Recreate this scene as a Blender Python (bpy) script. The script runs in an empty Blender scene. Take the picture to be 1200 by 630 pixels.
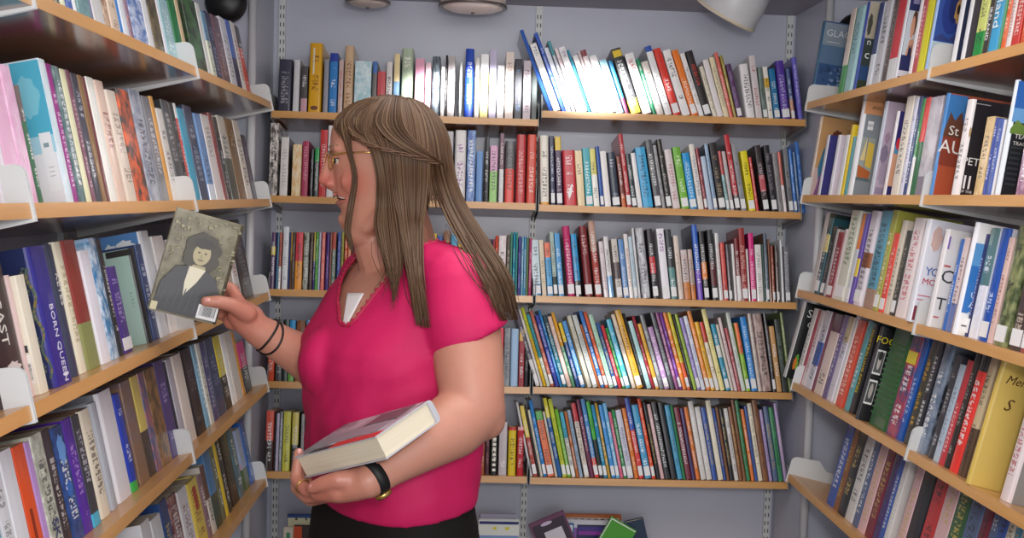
import bpy, bmesh, math, random
from mathutils import Vector, Matrix, noise
from mathutils.bvhtree import BVHTree
C = bpy.context.scene.collection
random.seed(7)
H0 = 1.45                      # height of the lens above the floor
F, YAW, PIT, ROL = 1220.8, .0401, .0694, .0305
def V(*a): return Vector(a)
# ---------------------------------------------------------------- camera
def cam_rows():
    c, s = math.cos(YAW), math.sin(YAW)
    A = Matrix(((c, 0, -s), (0, 1, 0), (s, 0, c)))
    c, s = math.cos(PIT), math.sin(PIT)
    B = Matrix(((1, 0, 0), (0, c, -s), (0, s, c)))
    c, s = math.cos(ROL), math.sin(ROL)
    D = Matrix(((c, -s, 0), (s, c, 0), (0, 0, 1)))
    S = Matrix(((1, 0, 0), (0, 0, -1), (0, 1, 0)))
    return D @ B @ A @ S
R = cam_rows()
EYE = V(0, 0, H0)
cd = bpy.data.cameras.new('camera'); cam = bpy.data.objects.new('camera', cd); C.objects.link(cam)
cd.sensor_width = 36; cd.lens = F/1200*36; cd.clip_start = .02; cd.clip_end = 40
cm = Matrix((R[0], -R[1], -R[2])).transposed().to_4x4(); cm.translation = EYE
cam.matrix_world = cm
bpy.context.scene.camera = cam
def px(p):
    q = R @ (p-EYE); return 600+F*q.x/q.z, 315+F*q.y/q.z
RT = R.transposed()
def ray(x, y): return RT @ V((x-600)/F, (y-315)/F, 1)
def W(x, y, Y):
    d = ray(x, y); return EYE + d*(Y/d.y)
# ---------------------------------------------------------------- colours and materials
def lin(h, a=1):
    h = h.lstrip('#')
    if len(h) == 3: h = ''.join(c*2 for c in h)
    o = []
    for i in (0, 2, 4):
        v = int(h[i:i+2], 16)/255
        o.append(v/12.92 if v <= .04045 else ((v+.055)/1.055)**2.4)
    return (*o, a)
class NT:
    def __init__(s, name):
        s.m = bpy.data.materials.new(name); s.m.use_nodes = True
        s.t = s.m.node_tree; s.p = s.t.nodes['Principled BSDF']
    def n(s, t, **k):
        x = s.t.nodes.new(t)
        for a, b in k.items(): setattr(x, a, b)
        return x
    def l(s, a, b): s.t.links.new(a, b)
    def put(s, sock, v):
        if hasattr(v, 'is_linked'): s.l(v, sock)
        else: sock.default_value = v
    def math(s, op, a, b=None):
        x = s.n('ShaderNodeMath', operation=op); s.put(x.inputs[0], a)
        if b is not None: s.put(x.inputs[1], b)
        return x.outputs[0]
    def mix(s, f, a, b):
        x = s.n('ShaderNodeMix', data_type='RGBA'); s.put(x.inputs[0], f); s.put(x.inputs[6], a); s.put(x.inputs[7], b)
        return x.outputs[2]
    def noise(s, vec, sc, det=2, rough=.5):
        x = s.n('ShaderNodeTexNoise'); x.inputs['Scale'].default_value = sc; x.inputs['Detail'].default_value = det
        x.inputs['Roughness'].default_value = rough
        if vec is not None: s.l(vec, x.inputs['Vector'])
        return x.outputs['Fac']
    def bump(s, h, d, st=1):
        b = s.n('ShaderNodeBump'); b.inputs['Distance'].default_value = d; b.inputs['Strength'].default_value = st
        s.l(h, b.inputs['Height']); s.l(b.outputs[0], s.p.inputs['Normal'])
    def attr(s, a): return s.n('ShaderNodeAttribute', attribute_name=a)
def plain(name, h, rough=.5, metal=0, spec=.5, coat=0):
    k = NT(name); k.p.inputs['Base Color'].default_value = lin(h); k.p.inputs['Roughness'].default_value = rough
    k.p.inputs['Metallic'].default_value = metal; k.p.inputs['Specular IOR Level'].default_value = spec
    k.p.inputs['Coat Weight'].default_value = coat; k.p.inputs['Coat Roughness'].default_value = .1
    return k.m
def painted(name, h, h2, rough, scale=30, bd=.0006):
    k = NT(name); g = k.n('ShaderNodeNewGeometry').outputs['Position']
    f = k.noise(g, scale, 3)
    k.l(k.mix(f, lin(h), lin(h2)), k.p.inputs['Base Color'])
    k.p.inputs['Roughness'].default_value = rough
    k.bump(k.noise(g, 220, 2), bd, .4); return k.m
def wood(name, h, h2, axis, rough, coat=.2):
    k = NT(name); g = k.n('ShaderNodeNewGeometry').outputs['Position']
    mp = k.n('ShaderNodeMapping'); k.l(g, mp.inputs[0])
    sc = [38, 38, 38]; sc[axis] = 2.2; mp.inputs['Scale'].default_value = sc
    f = k.noise(mp.outputs[0], 1.6, 6, .62)
    f2 = k.math('MULTIPLY_ADD', f, 2.2); f2.node.inputs[2].default_value = -.6; f2.node.use_clamp = True
    k.l(k.mix(f2, lin(h), lin(h2)), k.p.inputs['Base Color'])
    k.p.inputs['Roughness'].default_value = rough; k.p.inputs['Coat Weight'].default_value = coat
    k.p.inputs['Coat Roughness'].default_value = .15
    return k.m
M = {}
M['wall'] = painted('painted wall', 'c2c5d2', 'b9bccb', .32, 6)
M['ceil'] = painted('ceiling paint', 'a8a3ae', 'a09aa6', .5, 5)
M['floor'] = painted('grey vinyl floor', '5a5c62', '6d6f74', .4, 40)
M['wx'] = wood('beech laminate across', 'd3a06a', 'bd8850', 0, .32)
M['wy'] = wood('beech laminate along', 'd3a06a', 'bd8850', 1, .32)
M['ex'] = wood('beech edging across', 'd6a266', 'c59052', 0, .3)
M['ey'] = wood('beech edging along', 'd6a266', 'c59052', 1, .3)
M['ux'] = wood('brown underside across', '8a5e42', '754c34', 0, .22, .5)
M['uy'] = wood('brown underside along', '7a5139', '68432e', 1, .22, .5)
M['white'] = plain('white enamelled steel', 'd4d6d6', .38)
M['grey'] = plain('grey enamelled steel', '8d9093', .4)
M['slot'] = plain('dark slot', '2c2d30', .6)
M['post'] = plain('white aluminium post', 'd2d3d6', .35)
M['black'] = plain('black plastic', '0c0c0e', .45)
M['lampshade'] = plain('frosted lamp glass', 'cdbfb8', .35)
M['lamprim'] = plain('dull metal rim', '7a706c', .35, .7)
M['gold'] = plain('gold metal', 'c9a45a', .25, .9)
def book_material():
    k = NT('printed cover'); c1, c2, c3 = (k.attr(a).outputs['Color'] for a in ('col', 'col2', 'col3'))
    pa = k.n('ShaderNodeSeparateColor'); k.l(k.attr('para').outputs['Color'], pa.inputs[0])   # title start, end, seed
    pb = k.n('ShaderNodeSeparateColor'); k.l(k.attr('parb').outputs['Color'], pb.inputs[0])   # band start, end, mottle
    pc = k.n('ShaderNodeSeparateColor'); k.l(k.attr('parc').outputs['Color'], pc.inputs[0])   # letters per unit, -, -
    uv = k.n('ShaderNodeSeparateXYZ'); um = k.n('ShaderNodeUVMap', uv_map='uv'); k.l(um.outputs[0], uv.inputs[0])
    u, v = uv.outputs[0], uv.outputs[1]
    inside = lambda x, a, b: k.math('MULTIPLY', k.math('GREATER_THAN', x, a), k.math('LESS_THAN', x, b))
    seed = k.math('MULTIPLY', pa.outputs[2], 97.)
    # mottled printing
    cx = k.n('ShaderNodeCombineXYZ'); k.l(k.math('MULTIPLY', u, 2.), cx.inputs[0]); k.l(k.math('MULTIPLY', v, 5.), cx.inputs[1]); k.l(seed, cx.inputs[2])
    mo = k.noise(cx.outputs[0], 1.5, 4, .6)
    mo = k.math('MULTIPLY_ADD', mo, 5.); mo.node.inputs[2].default_value = -2.; mo.node.use_clamp = True
    f = k.math('MULTIPLY', mo, pb.outputs[2])
    col = k.mix(f, c1, c2)
    col = k.mix(inside(v, pb.outputs[0], pb.outputs[1]), col, c2)
    # lettering-like marks
    t = k.math('MULTIPLY', v, k.math('MULTIPLY', pc.outputs[0], 100.))
    cell = k.math('LESS_THAN', k.math('FRACT', t), .74)
    cl = k.n('ShaderNodeCombineXYZ'); k.l(k.math('MULTIPLY', u, 5.5), cl.inputs[0]); k.l(k.math('MULTIPLY', t, 2.3), cl.inputs[1]); k.l(seed, cl.inputs[2])
    ink = k.math('GREATER_THAN', k.noise(cl.outputs[0], 1., 0), .47)
    word = k.n('ShaderNodeCombineXYZ'); k.l(k.math('MULTIPLY', t, .22), word.inputs[0]); k.l(seed, word.inputs[2])
    gap = k.math('GREATER_THAN', k.noise(word.outputs[0], 1., 0), .40)
    m = k.math('MULTIPLY', k.math('MULTIPLY', cell, ink), k.math('MULTIPLY', gap, inside(v, pa.outputs[0], pa.outputs[1])))
    m = k.math('MULTIPLY', m, inside(u, .24, .76))
    col = k.mix(k.math('MULTIPLY', m, .72), col, c3)
    k.l(col, k.p.inputs['Base Color'])
    k.p.inputs['Roughness'].default_value = .38; k.p.inputs['Coat Weight'].default_value = .4
    k.p.inputs['Coat Roughness'].default_value = .12; k.p.inputs['Specular IOR Level'].default_value = .35
    return k.m
M['book'] = book_material()
def paint_material(name, rough, coat=0):
    k = NT(name); k.l(k.attr('col').outputs['Color'], k.p.inputs['Base Color'])
    k.p.inputs['Roughness'].default_value = rough; k.p.inputs['Coat Weight'].default_value = coat
    return k.m
M['paint'] = paint_material('printing ink', .42, .15)
def paper():
    k = NT('page block'); g = k.n('ShaderNodeTexCoord').outputs['Object']
    mp = k.n('ShaderNodeMapping'); mp.inputs['Scale'].default_value = (1400, 3, 3); k.l(g, mp.inputs[0])
    f = k.noise(mp.outputs[0], 1, 2)
    k.l(k.mix(f, lin('e2d8c2'), lin('c6baa0')), k.p.inputs['Base Color']); k.p.inputs['Roughness'].default_value = .8
    return k.m
M['paper'] = paper()
M['label'] = plain('white sticker', 'e9e9ea', .4)
# ---------------------------------------------------------------- mesh building
def link(o, parent=None):
    C.objects.link(o)
    if parent is not None: o.parent = parent
    return o
def mesh_obj(name, verts, faces, mat, parent=None, smooth=False, mats=None, idx=None):
    me = bpy.data.meshes.new(name); me.from_pydata([tuple(v) for v in verts], [], faces); me.update()
    for m in (mats or [mat]): me.materials.append(m)
    if idx: me.polygons.foreach_set('material_index', idx)
    if smooth: me.polygons.foreach_set('use_smooth', [True]*len(me.polygons))
    return link(bpy.data.objects.new(name, me), parent)
def tag(o, label, cat, group=None):
    o['label'] = label; o['category'] = cat
    if group: o['group'] = group
    return o
def structure(o): o['kind'] = 'structure'; return o
def empty(name, mat):
    o = bpy.data.objects.new(name, None); o.empty_display_size = .05; C.objects.link(o)
    o.matrix_world = mat if isinstance(mat, Matrix) else Matrix.Translation(mat)
    return o
class MB:
    def __init__(s): s.v = []; s.f = []; s.i = []
    def box(s, lo, hi, mi=0):
        n = len(s.v)
        for x in (lo[0], hi[0]):
            for y in (lo[1], hi[1]):
                for z in (lo[2], hi[2]): s.v.append((x, y, z))
        for q in ((0, 1, 3, 2), (4, 6, 7, 5), (0, 4, 5, 1), (2, 3, 7, 6), (0, 2, 6, 4), (1, 5, 7, 3)):
            s.f.append([n+a for a in q]); s.i.append(mi)
    def prism(s, poly, d, frame, mi=0):
        """poly of (a,b) in frame axes 0,1, extruded d along axis 2"""
        n = len(s.v); k = len(poly); ax, bx, cx, o = frame
        for e in (0, d):
            for a, b in poly: s.v.append(o+ax*a+bx*b+cx*e)
        s.f.append([n+i for i in range(k)][::-1]); s.i.append(mi)
        s.f.append([n+k+i for i in range(k)]); s.i.append(mi)
        for i in range(k):
            j = (i+1) % k; s.f.append([n+i, n+j, n+k+j, n+k+i]); s.i.append(mi)
    def tube(s, pts, rad, seg=10, mi=0, cap=True, flat=None):
        n0 = len(s.v); m = len(pts); prev = None
        for i, p in enumerate(pts):
            t = (pts[min(i+1, m-1)]-pts[max(i-1, 0)]).normalized()
            if prev is None:
                u = t.orthogonal().normalized()
            else:
                u = (prev-t*prev.dot(t))
                u = u.normalized() if u.length > 1e-6 else t.orthogonal().normalized()
            prev = u; w = t.cross(u); r = rad[i] if isinstance(rad, (list, tuple)) else rad
            for k in range(seg):
                a = 2*math.pi*k/seg; s.v.append(p+u*(r*math.cos(a))+w*(r*math.sin(a)*(flat or 1)))
        for i in range(m-1):
            for k in range(seg):
                k2 = (k+1) % seg
                s.f.append([n0+i*seg+k, n0+i*seg+k2, n0+(i+1)*seg+k2, n0+(i+1)*seg+k]); s.i.append(mi)
        if cap:
            s.f.append([n0+k for k in range(seg)][::-1]); s.i.append(mi)
            s.f.append([n0+(m-1)*seg+k for k in range(seg)]); s.i.append(mi)
    def lathe(s, prof, o, axis, seg=32, mi=0):
        u = axis.orthogonal().normalized(); w = axis.cross(u); n0 = len(s.v)
        for r, h in prof:
            for k in range(seg):
                a = 2*math.pi*k/seg; s.v.append(o+axis*h+u*(r*math.cos(a))+w*(r*math.sin(a)))
        for i in range(len(prof)-1):
            for k in range(seg):
                k2 = (k+1) % seg
                s.f.append([n0+i*seg+k, n0+i*seg+k2, n0+(i+1)*seg+k2, n0+(i+1)*seg+k]); s.i.append(mi)
        s.f.append([n0+k for k in range(seg)][::-1]); s.i.append(mi)
        s.f.append([n0+(len(prof)-1)*seg+k for k in range(seg)]); s.i.append(mi)
    def ball(s, c, rx, ry=None, rz=None, rot=None, nu=20, nv=12, mi=0):
        ry = ry or rx; rz = rz or rx; n0 = len(s.v)
        def P(a, b):
            q = V(rx*math.cos(a)*math.sin(b), ry*math.sin(a)*math.sin(b), rz*math.cos(b))
            return c+(rot @ q if rot else q)
        s.v.append(P(0, 0))
        for j in range(1, nv):
            for i in range(nu): s.v.append(P(2*math.pi*i/nu, math.pi*j/nv))
        s.v.append(P(0, math.pi)); e = len(s.v)-1
        for i in range(nu):
            i2 = (i+1) % nu
            s.f.append([n0, n0+1+i, n0+1+i2]); s.i.append(mi)
            for j in range(nv-2):
                a = n0+1+j*nu; s.f.append([a+i, a+nu+i, a+nu+i2, a+i2]); s.i.append(mi)
            a = n0+1+(nv-2)*nu; s.f.append([a+i, e, a+i2]); s.i.append(mi)
    def cap(s, p0, p1, r0, r1, seg=14):
        """tapered capsule"""
        d = (p1-p0); L = d.length; d = d.normalized() if L > 1e-9 else V(0, 0, 1)
        pts = []; rad = []
        for k in range(5):
            a = math.pi/2*(1-k/4.); pts.append(p0-d*(r0*math.sin(a))); rad.append(max(r0*math.cos(a), 1e-4))
        for k in range(5):
            a = math.pi/2*k/4.; pts.append(p1+d*(r1*math.sin(a))); rad.append(max(r1*math.cos(a), 1e-4))
        s.tube(pts, rad, seg)
    def chain(s, pts, rad, seg=14):
        for i in range(len(pts)-1): s.cap(pts[i], pts[i+1], rad[i], rad[i+1], seg)
    def obj(s, name, mat, parent=None, smooth=False, mats=None):
        return mesh_obj(name, s.v, s.f, mat, parent, smooth, mats, s.i if mats else None)
# ---------------------------------------------------------------- the van's shell
CEIL = W(600, 6, 3.16).z
XBL, XBR, YB, YE = -.602, .962, 3.16, 2.89       # alcove of the back bookcase
XL, XR, YN = -.80, 1.16, -.35
def slab(name, lo, hi, m): b = MB(); b.box(lo, hi); return structure(b.obj(name, m))
slab('floor', (XL-.05, YN, -.05), (XR+.05, YB+.05, 0), M['floor'])
slab('ceiling', (XL-.05, YN, CEIL), (XR+.05, YB+.05, CEIL+.05), M['ceil'])
slab('wall_back', (XBL-.05, YB, 0), (XBR+.05, YB+.05, CEIL), M['wall'])
def side_wall(name, x, xb, sgn):
    b = MB(); t = .04
    b.prism([(x, YN), (x, YE), (xb, YE), (xb, YB), (xb+sgn*t, YB), (xb+sgn*t, YE+t), (x+sgn*t, YE+t), (x+sgn*t, YN)][::-1 if sgn < 0 else 1], CEIL, (V(1, 0, 0), V(0, 1, 0), V(0, 0, 1), V(0, 0, 0)))
    return structure(b.obj(name, M['wall']))
side_wall('wall_left', XL, XBL, -1); side_wall('wall_right', XR, XBR, 1)
for n, x in ((1, XBL), (2, XBR)):
    b = MB(); b.tube([V(x+(-.004 if n == 1 else .008), YE-.012, 0), V(x+(-.004 if n == 1 else .008), YE-.012, CEIL)], .0115, 16); structure(b.obj('trim_%d' % n, M['post'], smooth=True))
# slotted uprights
def upright(o, wdir, out, label):
    t = empty('slotted_upright', o); tag(t, label, 'shelf upright', 'slotted shelf uprights on the walls')
    b = MB(); fr = (wdir, out, V(0, 0, 1), V(0, 0, 0))
    b.prism([(-.0095, 0), (-.0095, .012), (.0095, .012), (.0095, 0)], CEIL-.002-o.z, fr); b.obj('channel', M['white'], t)
    s = MB(); z = .03
    while z < CEIL-o.z-.03:
        for dx in (-.0048, .0048):
            s.prism([(dx-.0014, .0119), (dx-.0014, .0124), (dx+.0014, .0124), (dx+.0014, .0119)], .012, (wdir, out, V(0, 0, 1), V(0, 0, z)))
        z += .025
    s.obj('slots', M['slot'], t)
e = V(1, 0, 0)
for x, y, l in ((331, 60, 'slotted white upright in the corner behind the left end of the back shelves'),
                (626, 200, 'slotted white upright between the two bays of the back wall'),
                (924.5, 40, 'slotted white upright in the corner behind the right end of the back shelves')):
    p = W(x, y, YB); upright(V(p.x, YB, 0), e, V(0, -1, 0), l)
BX = [-.5688, .185, .9452]; BY = 2.96; BH = [[.2193, .2444], [-.0172, -.02], [-.2812, -.2799], [-.5445, -.5433], [-.8061, -.808], [-1.072, -1.072]]
LXE = -.5405; LH = [.231, -.0257, -.2755, -.5243, -.7845, -1.045]; LY = [2.814, 2.057, 1.30, .56]
RXE = .889; RH = [.2755, .0279, -.2268, -.4811, -.735, -.99]; RY = [2.786, 2.029, 1.272]
for i, y in enumerate(LY):
    if i: upright(V(XL, y, 0), V(0, 1, 0), V(1, 0, 0), ['', 'slotted white upright behind the middle of the left shelves', 'slotted white upright behind the near end of the left shelves', 'slotted white upright on the left wall beside the lens'][i])
for i, y in enumerate(RY):
    if i: upright(V(XR, y, 0), V(0, 1, 0), V(-1, 0, 0), ['', 'slotted white upright behind the middle of the right shelves', 'slotted white upright behind the near end of the right shelves'][i])
# shelves --------------------------------------------------------
T = .0195
class Row: pass
ROWS = {}
def make_row(key, base, e, dp, depth, tilt):
    r = Row(); a = math.radians(tilt); r.o = base; r.e = e; r.dp = dp
    r.D = dp*math.cos(a)-V(0, 0, 1)*math.sin(a); r.U = V(0, 0, 1)*math.cos(a)+dp*math.sin(a); r.depth = depth
    ROWS[key] = r; return r
def shelf(r, s0, s1, label, group, along, light):
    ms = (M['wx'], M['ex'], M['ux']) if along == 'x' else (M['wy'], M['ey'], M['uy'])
    mat = Matrix((r.e, r.D, r.U)).transposed().to_4x4(); mat.translation = r.o+r.e*s0
    t = empty('shelf', mat); tag(t, label, 'shelf', group); L = s1-s0
    b = MB(); b.box((.002, .0015, -T), (L-.002, r.depth, 0))
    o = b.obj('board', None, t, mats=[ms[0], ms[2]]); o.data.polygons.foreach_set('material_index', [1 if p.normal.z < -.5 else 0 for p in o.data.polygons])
    b = MB(); b.box((.002, 0, -T), (L-.002, .0015, 0)); b.obj('edging', ms[1], t)
    # steel bracket plates at both ends: rounded lip above the board, tapering arm below it
    g = .05
    prof = [(-.003, -T-.004), (-.003, g-.014)]
    for k in range(6):
        q = math.pi/2*k/5; prof.append((-.003+.016*(1-math.cos(q)), g-.016+.016*math.sin(q)))
    prof += [(.075, g+.004), (.10, g-.02), (r.depth, g-.03), (r.depth, -T-.012), (.02, -T-.005)]
    for x in (0, L-.0016):
        b = MB(); b.prism(prof, .0016, (V(0, 1, 0), V(0, 0, 1), V(1, 0, 0), V(x, 0, 0)))
        b.obj('bracket', M['grey'] if along == 'x' else M['white'], t)
ordn = ['top', 'second', 'third', 'fourth', 'fifth', 'bottom']
for k in range(6):
    for s in (0, 1):
        r = make_row('B%d%s' % (k+1, 'LR'[s]), V(0, BY, H0+BH[k][s]), V(1, 0, 0), V(0, 1, 0), .186, 8)
        shelf(r, BX[s]+.003*s, BX[s+1]-.003*(1-s), 'beech %s shelf on the back wall, %s bay' % (ordn[k], ('left', 'right')[s]), 'back wall shelves', 'x', 1)
    r = make_row('L%d' % (k+1), V(LXE, 0, H0+LH[k]), V(0, 1, 0), V(-1, 0, 0), .235, 12)
    for j in range(3):
        shelf(r, LY[j+1]+.0015, LY[j]-.0015, 'beech %s shelf on the left wall, %s bay' % (ordn[k], ('far', 'middle', 'near')[j]), 'left wall shelves', 'y', 0)
    r = make_row('R%d' % (k+1), V(RXE, 0, H0+RH[k]), V(0, -1, 0), V(1, 0, 0), .235, (7, 7, 9, 13, 13, 13)[k])
    for j in range(2):
        shelf(r, -RY[j]+.0015, -RY[j+1]-.0015, 'beech %s shelf on the right wall, %s bay' % (ordn[k], ('far', 'near')[j]), 'right wall shelves', 'y', 0)
# lamps and speakers ---------------------------------------------
def lamp(x, y, Y, rad, label):
    p = W(x, y, Y); t = empty('ceiling_lamp', V(p.x, Y, CEIL)); tag(t, label, 'ceiling lamp', 'round lamps on the ceiling')
    h = CEIL-p.z; d = V(0, 0, -1)
    b = MB(); b.lathe([(rad*.9, 0), (rad*.9, .012), (rad*.8, .02)], V(0, 0, 0), d, 40); b.obj('base', M['lamprim'], t, True)
    b = MB(); b.lathe([(rad*.94, .013), (rad*.97, h*.45), (rad*.93, h*.8), (rad*.7, h*.94), (rad*.35, h), (.002, h+.001)], V(0, 0, 0), d, 40); b.obj('shade', M['lampshade'], t, True)
    b = MB(); z0 = h*.74; b.lathe([(rad*.94, z0), (rad*1.01, z0), (rad*1.01, z0+.006), (rad*.93, z0+.006)], V(0, 0, 0), d, 40); b.obj('rim', M['lamprim'], t, True)
    b = MB(); b.ball(V(0, 0, -h-.002), .005); b.obj('knob', M['lamprim'], t, True)
lamp(431, 8, 2.95, .062, 'small round ceiling lamp straight above the woman')
lamp(554, 14, 2.93, .094, 'wide round frosted ceiling lamp near the middle of the back wall')
p = W(858, 10, 2.9)
t = empty('spotlight', V(p.x+.03, 2.82, CEIL)); tag(t, 'white drum shaped ceiling spotlight tilted over the right back bay', 'spotlight')
ax = V(-.42, .35, -.84).normalized(); b = MB(); o = W(848, 21, 2.92)-t.location-ax*.11
b.lathe([(.07, 0), (.083, .004), (.088, .05), (.09, .098), (.086, .104), (.08, .10), (.02, .097)], o, ax, 44); b.obj('drum', M['post'], t, True)
b = MB(); b.lathe([(.089, .094), (.0925, .095), (.0925, .102), (.089, .103)], o, ax, 44); b.obj('rim', plain('cream rim', 'd8ccb4', .4), t, True)
b = MB(); b.tube([V(0, 0, 0), o], .012, 12); b.obj('stem', M['post'], t, True)
for x, y, Y, l, xx in ((265.5, 3, 2.85, 'black round wall speaker above the far end of the left top shelf', XL), (1003, 40, 2.85, 'black round wall speaker behind the books of the right top shelf', XR)):
    c = W(x, y, Y); t = empty('speaker', V(c.x, YE, c.z)); tag(t, l, 'speaker', 'round black speakers')
    b = MB(); b.lathe([(.02, 0), (.02, .02), (.05, .026), (.056, .045), (.052, .062), (.035, .075), (.002, .08)], V(0, 0, 0), V(0, -1, 0), 36); b.obj('housing', M['black'], t, True)
    b = MB(); b.lathe([(.03, 0), (.03, .004)], V(0, 0, 0), V(0, -1, 0), 28); b.obj('wall_plate', M['black'], t, True)
# every book: left and right edge of its spine where it meets the shelf, its top, its colours, then details:
# T/B = band of colour 2 from a height upward / up to a height, S = mottled, L = white sticker, N = no lettering,
# C = cover colour, H = hardback, P = stands proud of its neighbours (cm), = special printing, ! = own label
DATA = {}
DATA['B1L'] = '''324.6 340.5 69.4 3b3b4b a9a9b0 H
342.5 349.7 70 cfcfd2 9a9a9c N
351.6 359.2 77.3 4f4a4a c59aa4 B.3
360.2 375.4 50.3 dba41c 6b3a12 H =mustard
378 383.8 69.4 92929c 6a6a70 N
384.6 394 62.2 2f7cc0 2c3f9c T.86
395.2 400.8 70 c2aaa6 b04a4c
401.7 412.4 53.5 cdae8a 7a3f2c H
414 433.8 71.7 a9ced8 dbeaec S1 N
435 440.5 72 74706e 4a73b5 T.78 N
441 450.5 83.6 c8545a a03a44 N
451.3 458.4 72.5 d9d4d0 33343a
460 467 63 7fa5c8 e6d2a0 T.55 N
469 482.5 56.7 abbaa0 f0efe4 C5a7a4e H
485 496 68.6 e6a4bc f4dbe4 N
497 503.8 73.3 eecdd6 d898ac N
505 514.4 66 7a8690 2d3640 S.8 H
515.7 520.2 78 e8ded8 5a4a48
520.6 523 64.6 2a2628 aaa
523.5 532 66 b6aeae 6a6466 C3a3234
537.5 540.4 72.5 c8ccc4 555 C2c2a2c
543.8 554 57 2348b4 d5dcf2 C1d3a94 H
555.4 560.8 67.8 dedbd6 888
561.7 571.2 63.5 e8de8c fff T.72 N
572.2 580.8 58 c5bed8 8a84a0 N
581.8 590 76.5 f2efef aaa N
591.2 601 61 e6d8ce b08a80
602.2 611 69 47474e 6f9ad0 C2b2b30
612.2 621.4 71 ccc0c8 7a5a6a C4a4448
622.2 628.8 72.5 515a58 9aa N'''
DATA['B1R'] = '''643.8 648.6 35 2f5fb8 dbe4f6 N Cc3c6d0 H
649.2 658 51 f3f1f1 3a3a3e Y.82,.96 C26262a
659 663.8 38.6 3a62c2 dfe4f4 C2a4494
664.2 670 56 e3e8f4 98a2c4 N
671 675 48 c8ccd4 4f9fa8 T.8 N
676 680.4 57 ecdfe0 b04a5a
681 689.6 55 f5f2f4 6a4a8a Y.84,.95
690 693 58.5 3f98b4 fff N
694 701 65 f2eeee aaa N
701.4 705 61 dcc7c7 999 N
705.4 712 58.5 efe3e2 8f4a50 T.9
712.6 722 65 f4f2f0 c9c9c9 N
722.5 731.8 70 9fcfe0 fff N
732.8 737.8 71 2f80ac 7a3050 B.3 N
740 752.2 56.7 3c3c3e e9cb38 B.22 Xdedede =yellowtip
753.5 764.8 62.4 f5f2f1 c8263a Y.68,.9 C55585a
765.4 769.8 69 1f9262 fff C177a50
770.4 778.8 72 e6ddd5 7a7470
780 788.4 54 eeedee 2f55b0 T.92 Cb9bec4
789.4 798.8 56.7 da3a2e f6f0ee Y.3,.55 L
800 810 58.6 f0eeec 2e2e32 Y.25,.92 L
811 819 58.6 ec7c26 fbe9d6 L
819.6 825.8 62.4 eae6e4 8a8a8a L
826.2 835 59.5 2f2a2b cb4030 Y.45,.9 L
835.8 840.8 77.6 ddd4c0 8a7a60
841.2 848.4 70 e7e0e0 b8a8a4 N
848.8 855 67 e6d8b4 8a7a6a
855.4 860 61.4 e0685e f2d8d4 Cd9d4d0
860.4 864 65 9e8c36 e0d8a0
864.6 871 74.8 5d3b68 a890b4 L
875 885.8 74.8 eeeaea 3a2a2e H
886.4 894 65 dcd2d2 b04a58 Ccfcacb
895 900.4 78.6 7f9188 5a6a62 S.8 L
901 906.8 78 ece7dd e4b63a M.6,.78
908 915 80.5 2a7aaa f2f2f2 L
916.8 927 71 56399e c8b8e8 C2d2a5c L H
928 932.4 80.5 5a6a98 cc8c6a B.4 L
936 942 67 6b63c6 d0d0ee C4a4494 H'''
DATA['B2L'] = '''313.8 324 144 e2dad2 33282a S1
327 336.4 160.5 dcd7d3 aaa8a6 C4a3a36
341 351.7 169 deb274 f0e2c4 S.8 N
352.6 360 165 a83a5a d89aac
362.2 366 175 2c2c32 aaa
367 372.6 173 35413f 2f9c50 T.72
373 381.4 152 ca3a3e f0d4d4
382 390 147 ebe8ea b0b0b4
392 400 156 b9b4b0 888 h
402 412 158 7b8fa2 fff h
500 508 160 9a6a5a fff h
510 519.5 156 d0ccc6 777 h
520 529.5 153.7 b4b2b6 6a686e
531.4 544.8 152.4 e2dede 8a3c90 H !white hardback with purple lettering along its spine, second back shelf, behind the woman's hair
546 556 152.4 2d5cac 9cc0ea S.7
557 564.8 177 4f87c8 9aa6b4 N
566.7 572 160 26272d eee
573 582 170.5 92c86c dca2c6 T.55
584 589.5 156 7c5c6a dcdcdc B.48
591 602 165 e5594f 66666a T.55 H
604 615 157.5 c23a3e e4a0a0 H
616.6 627.4 157.5 d8513f f0c4b8 H'''
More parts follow.
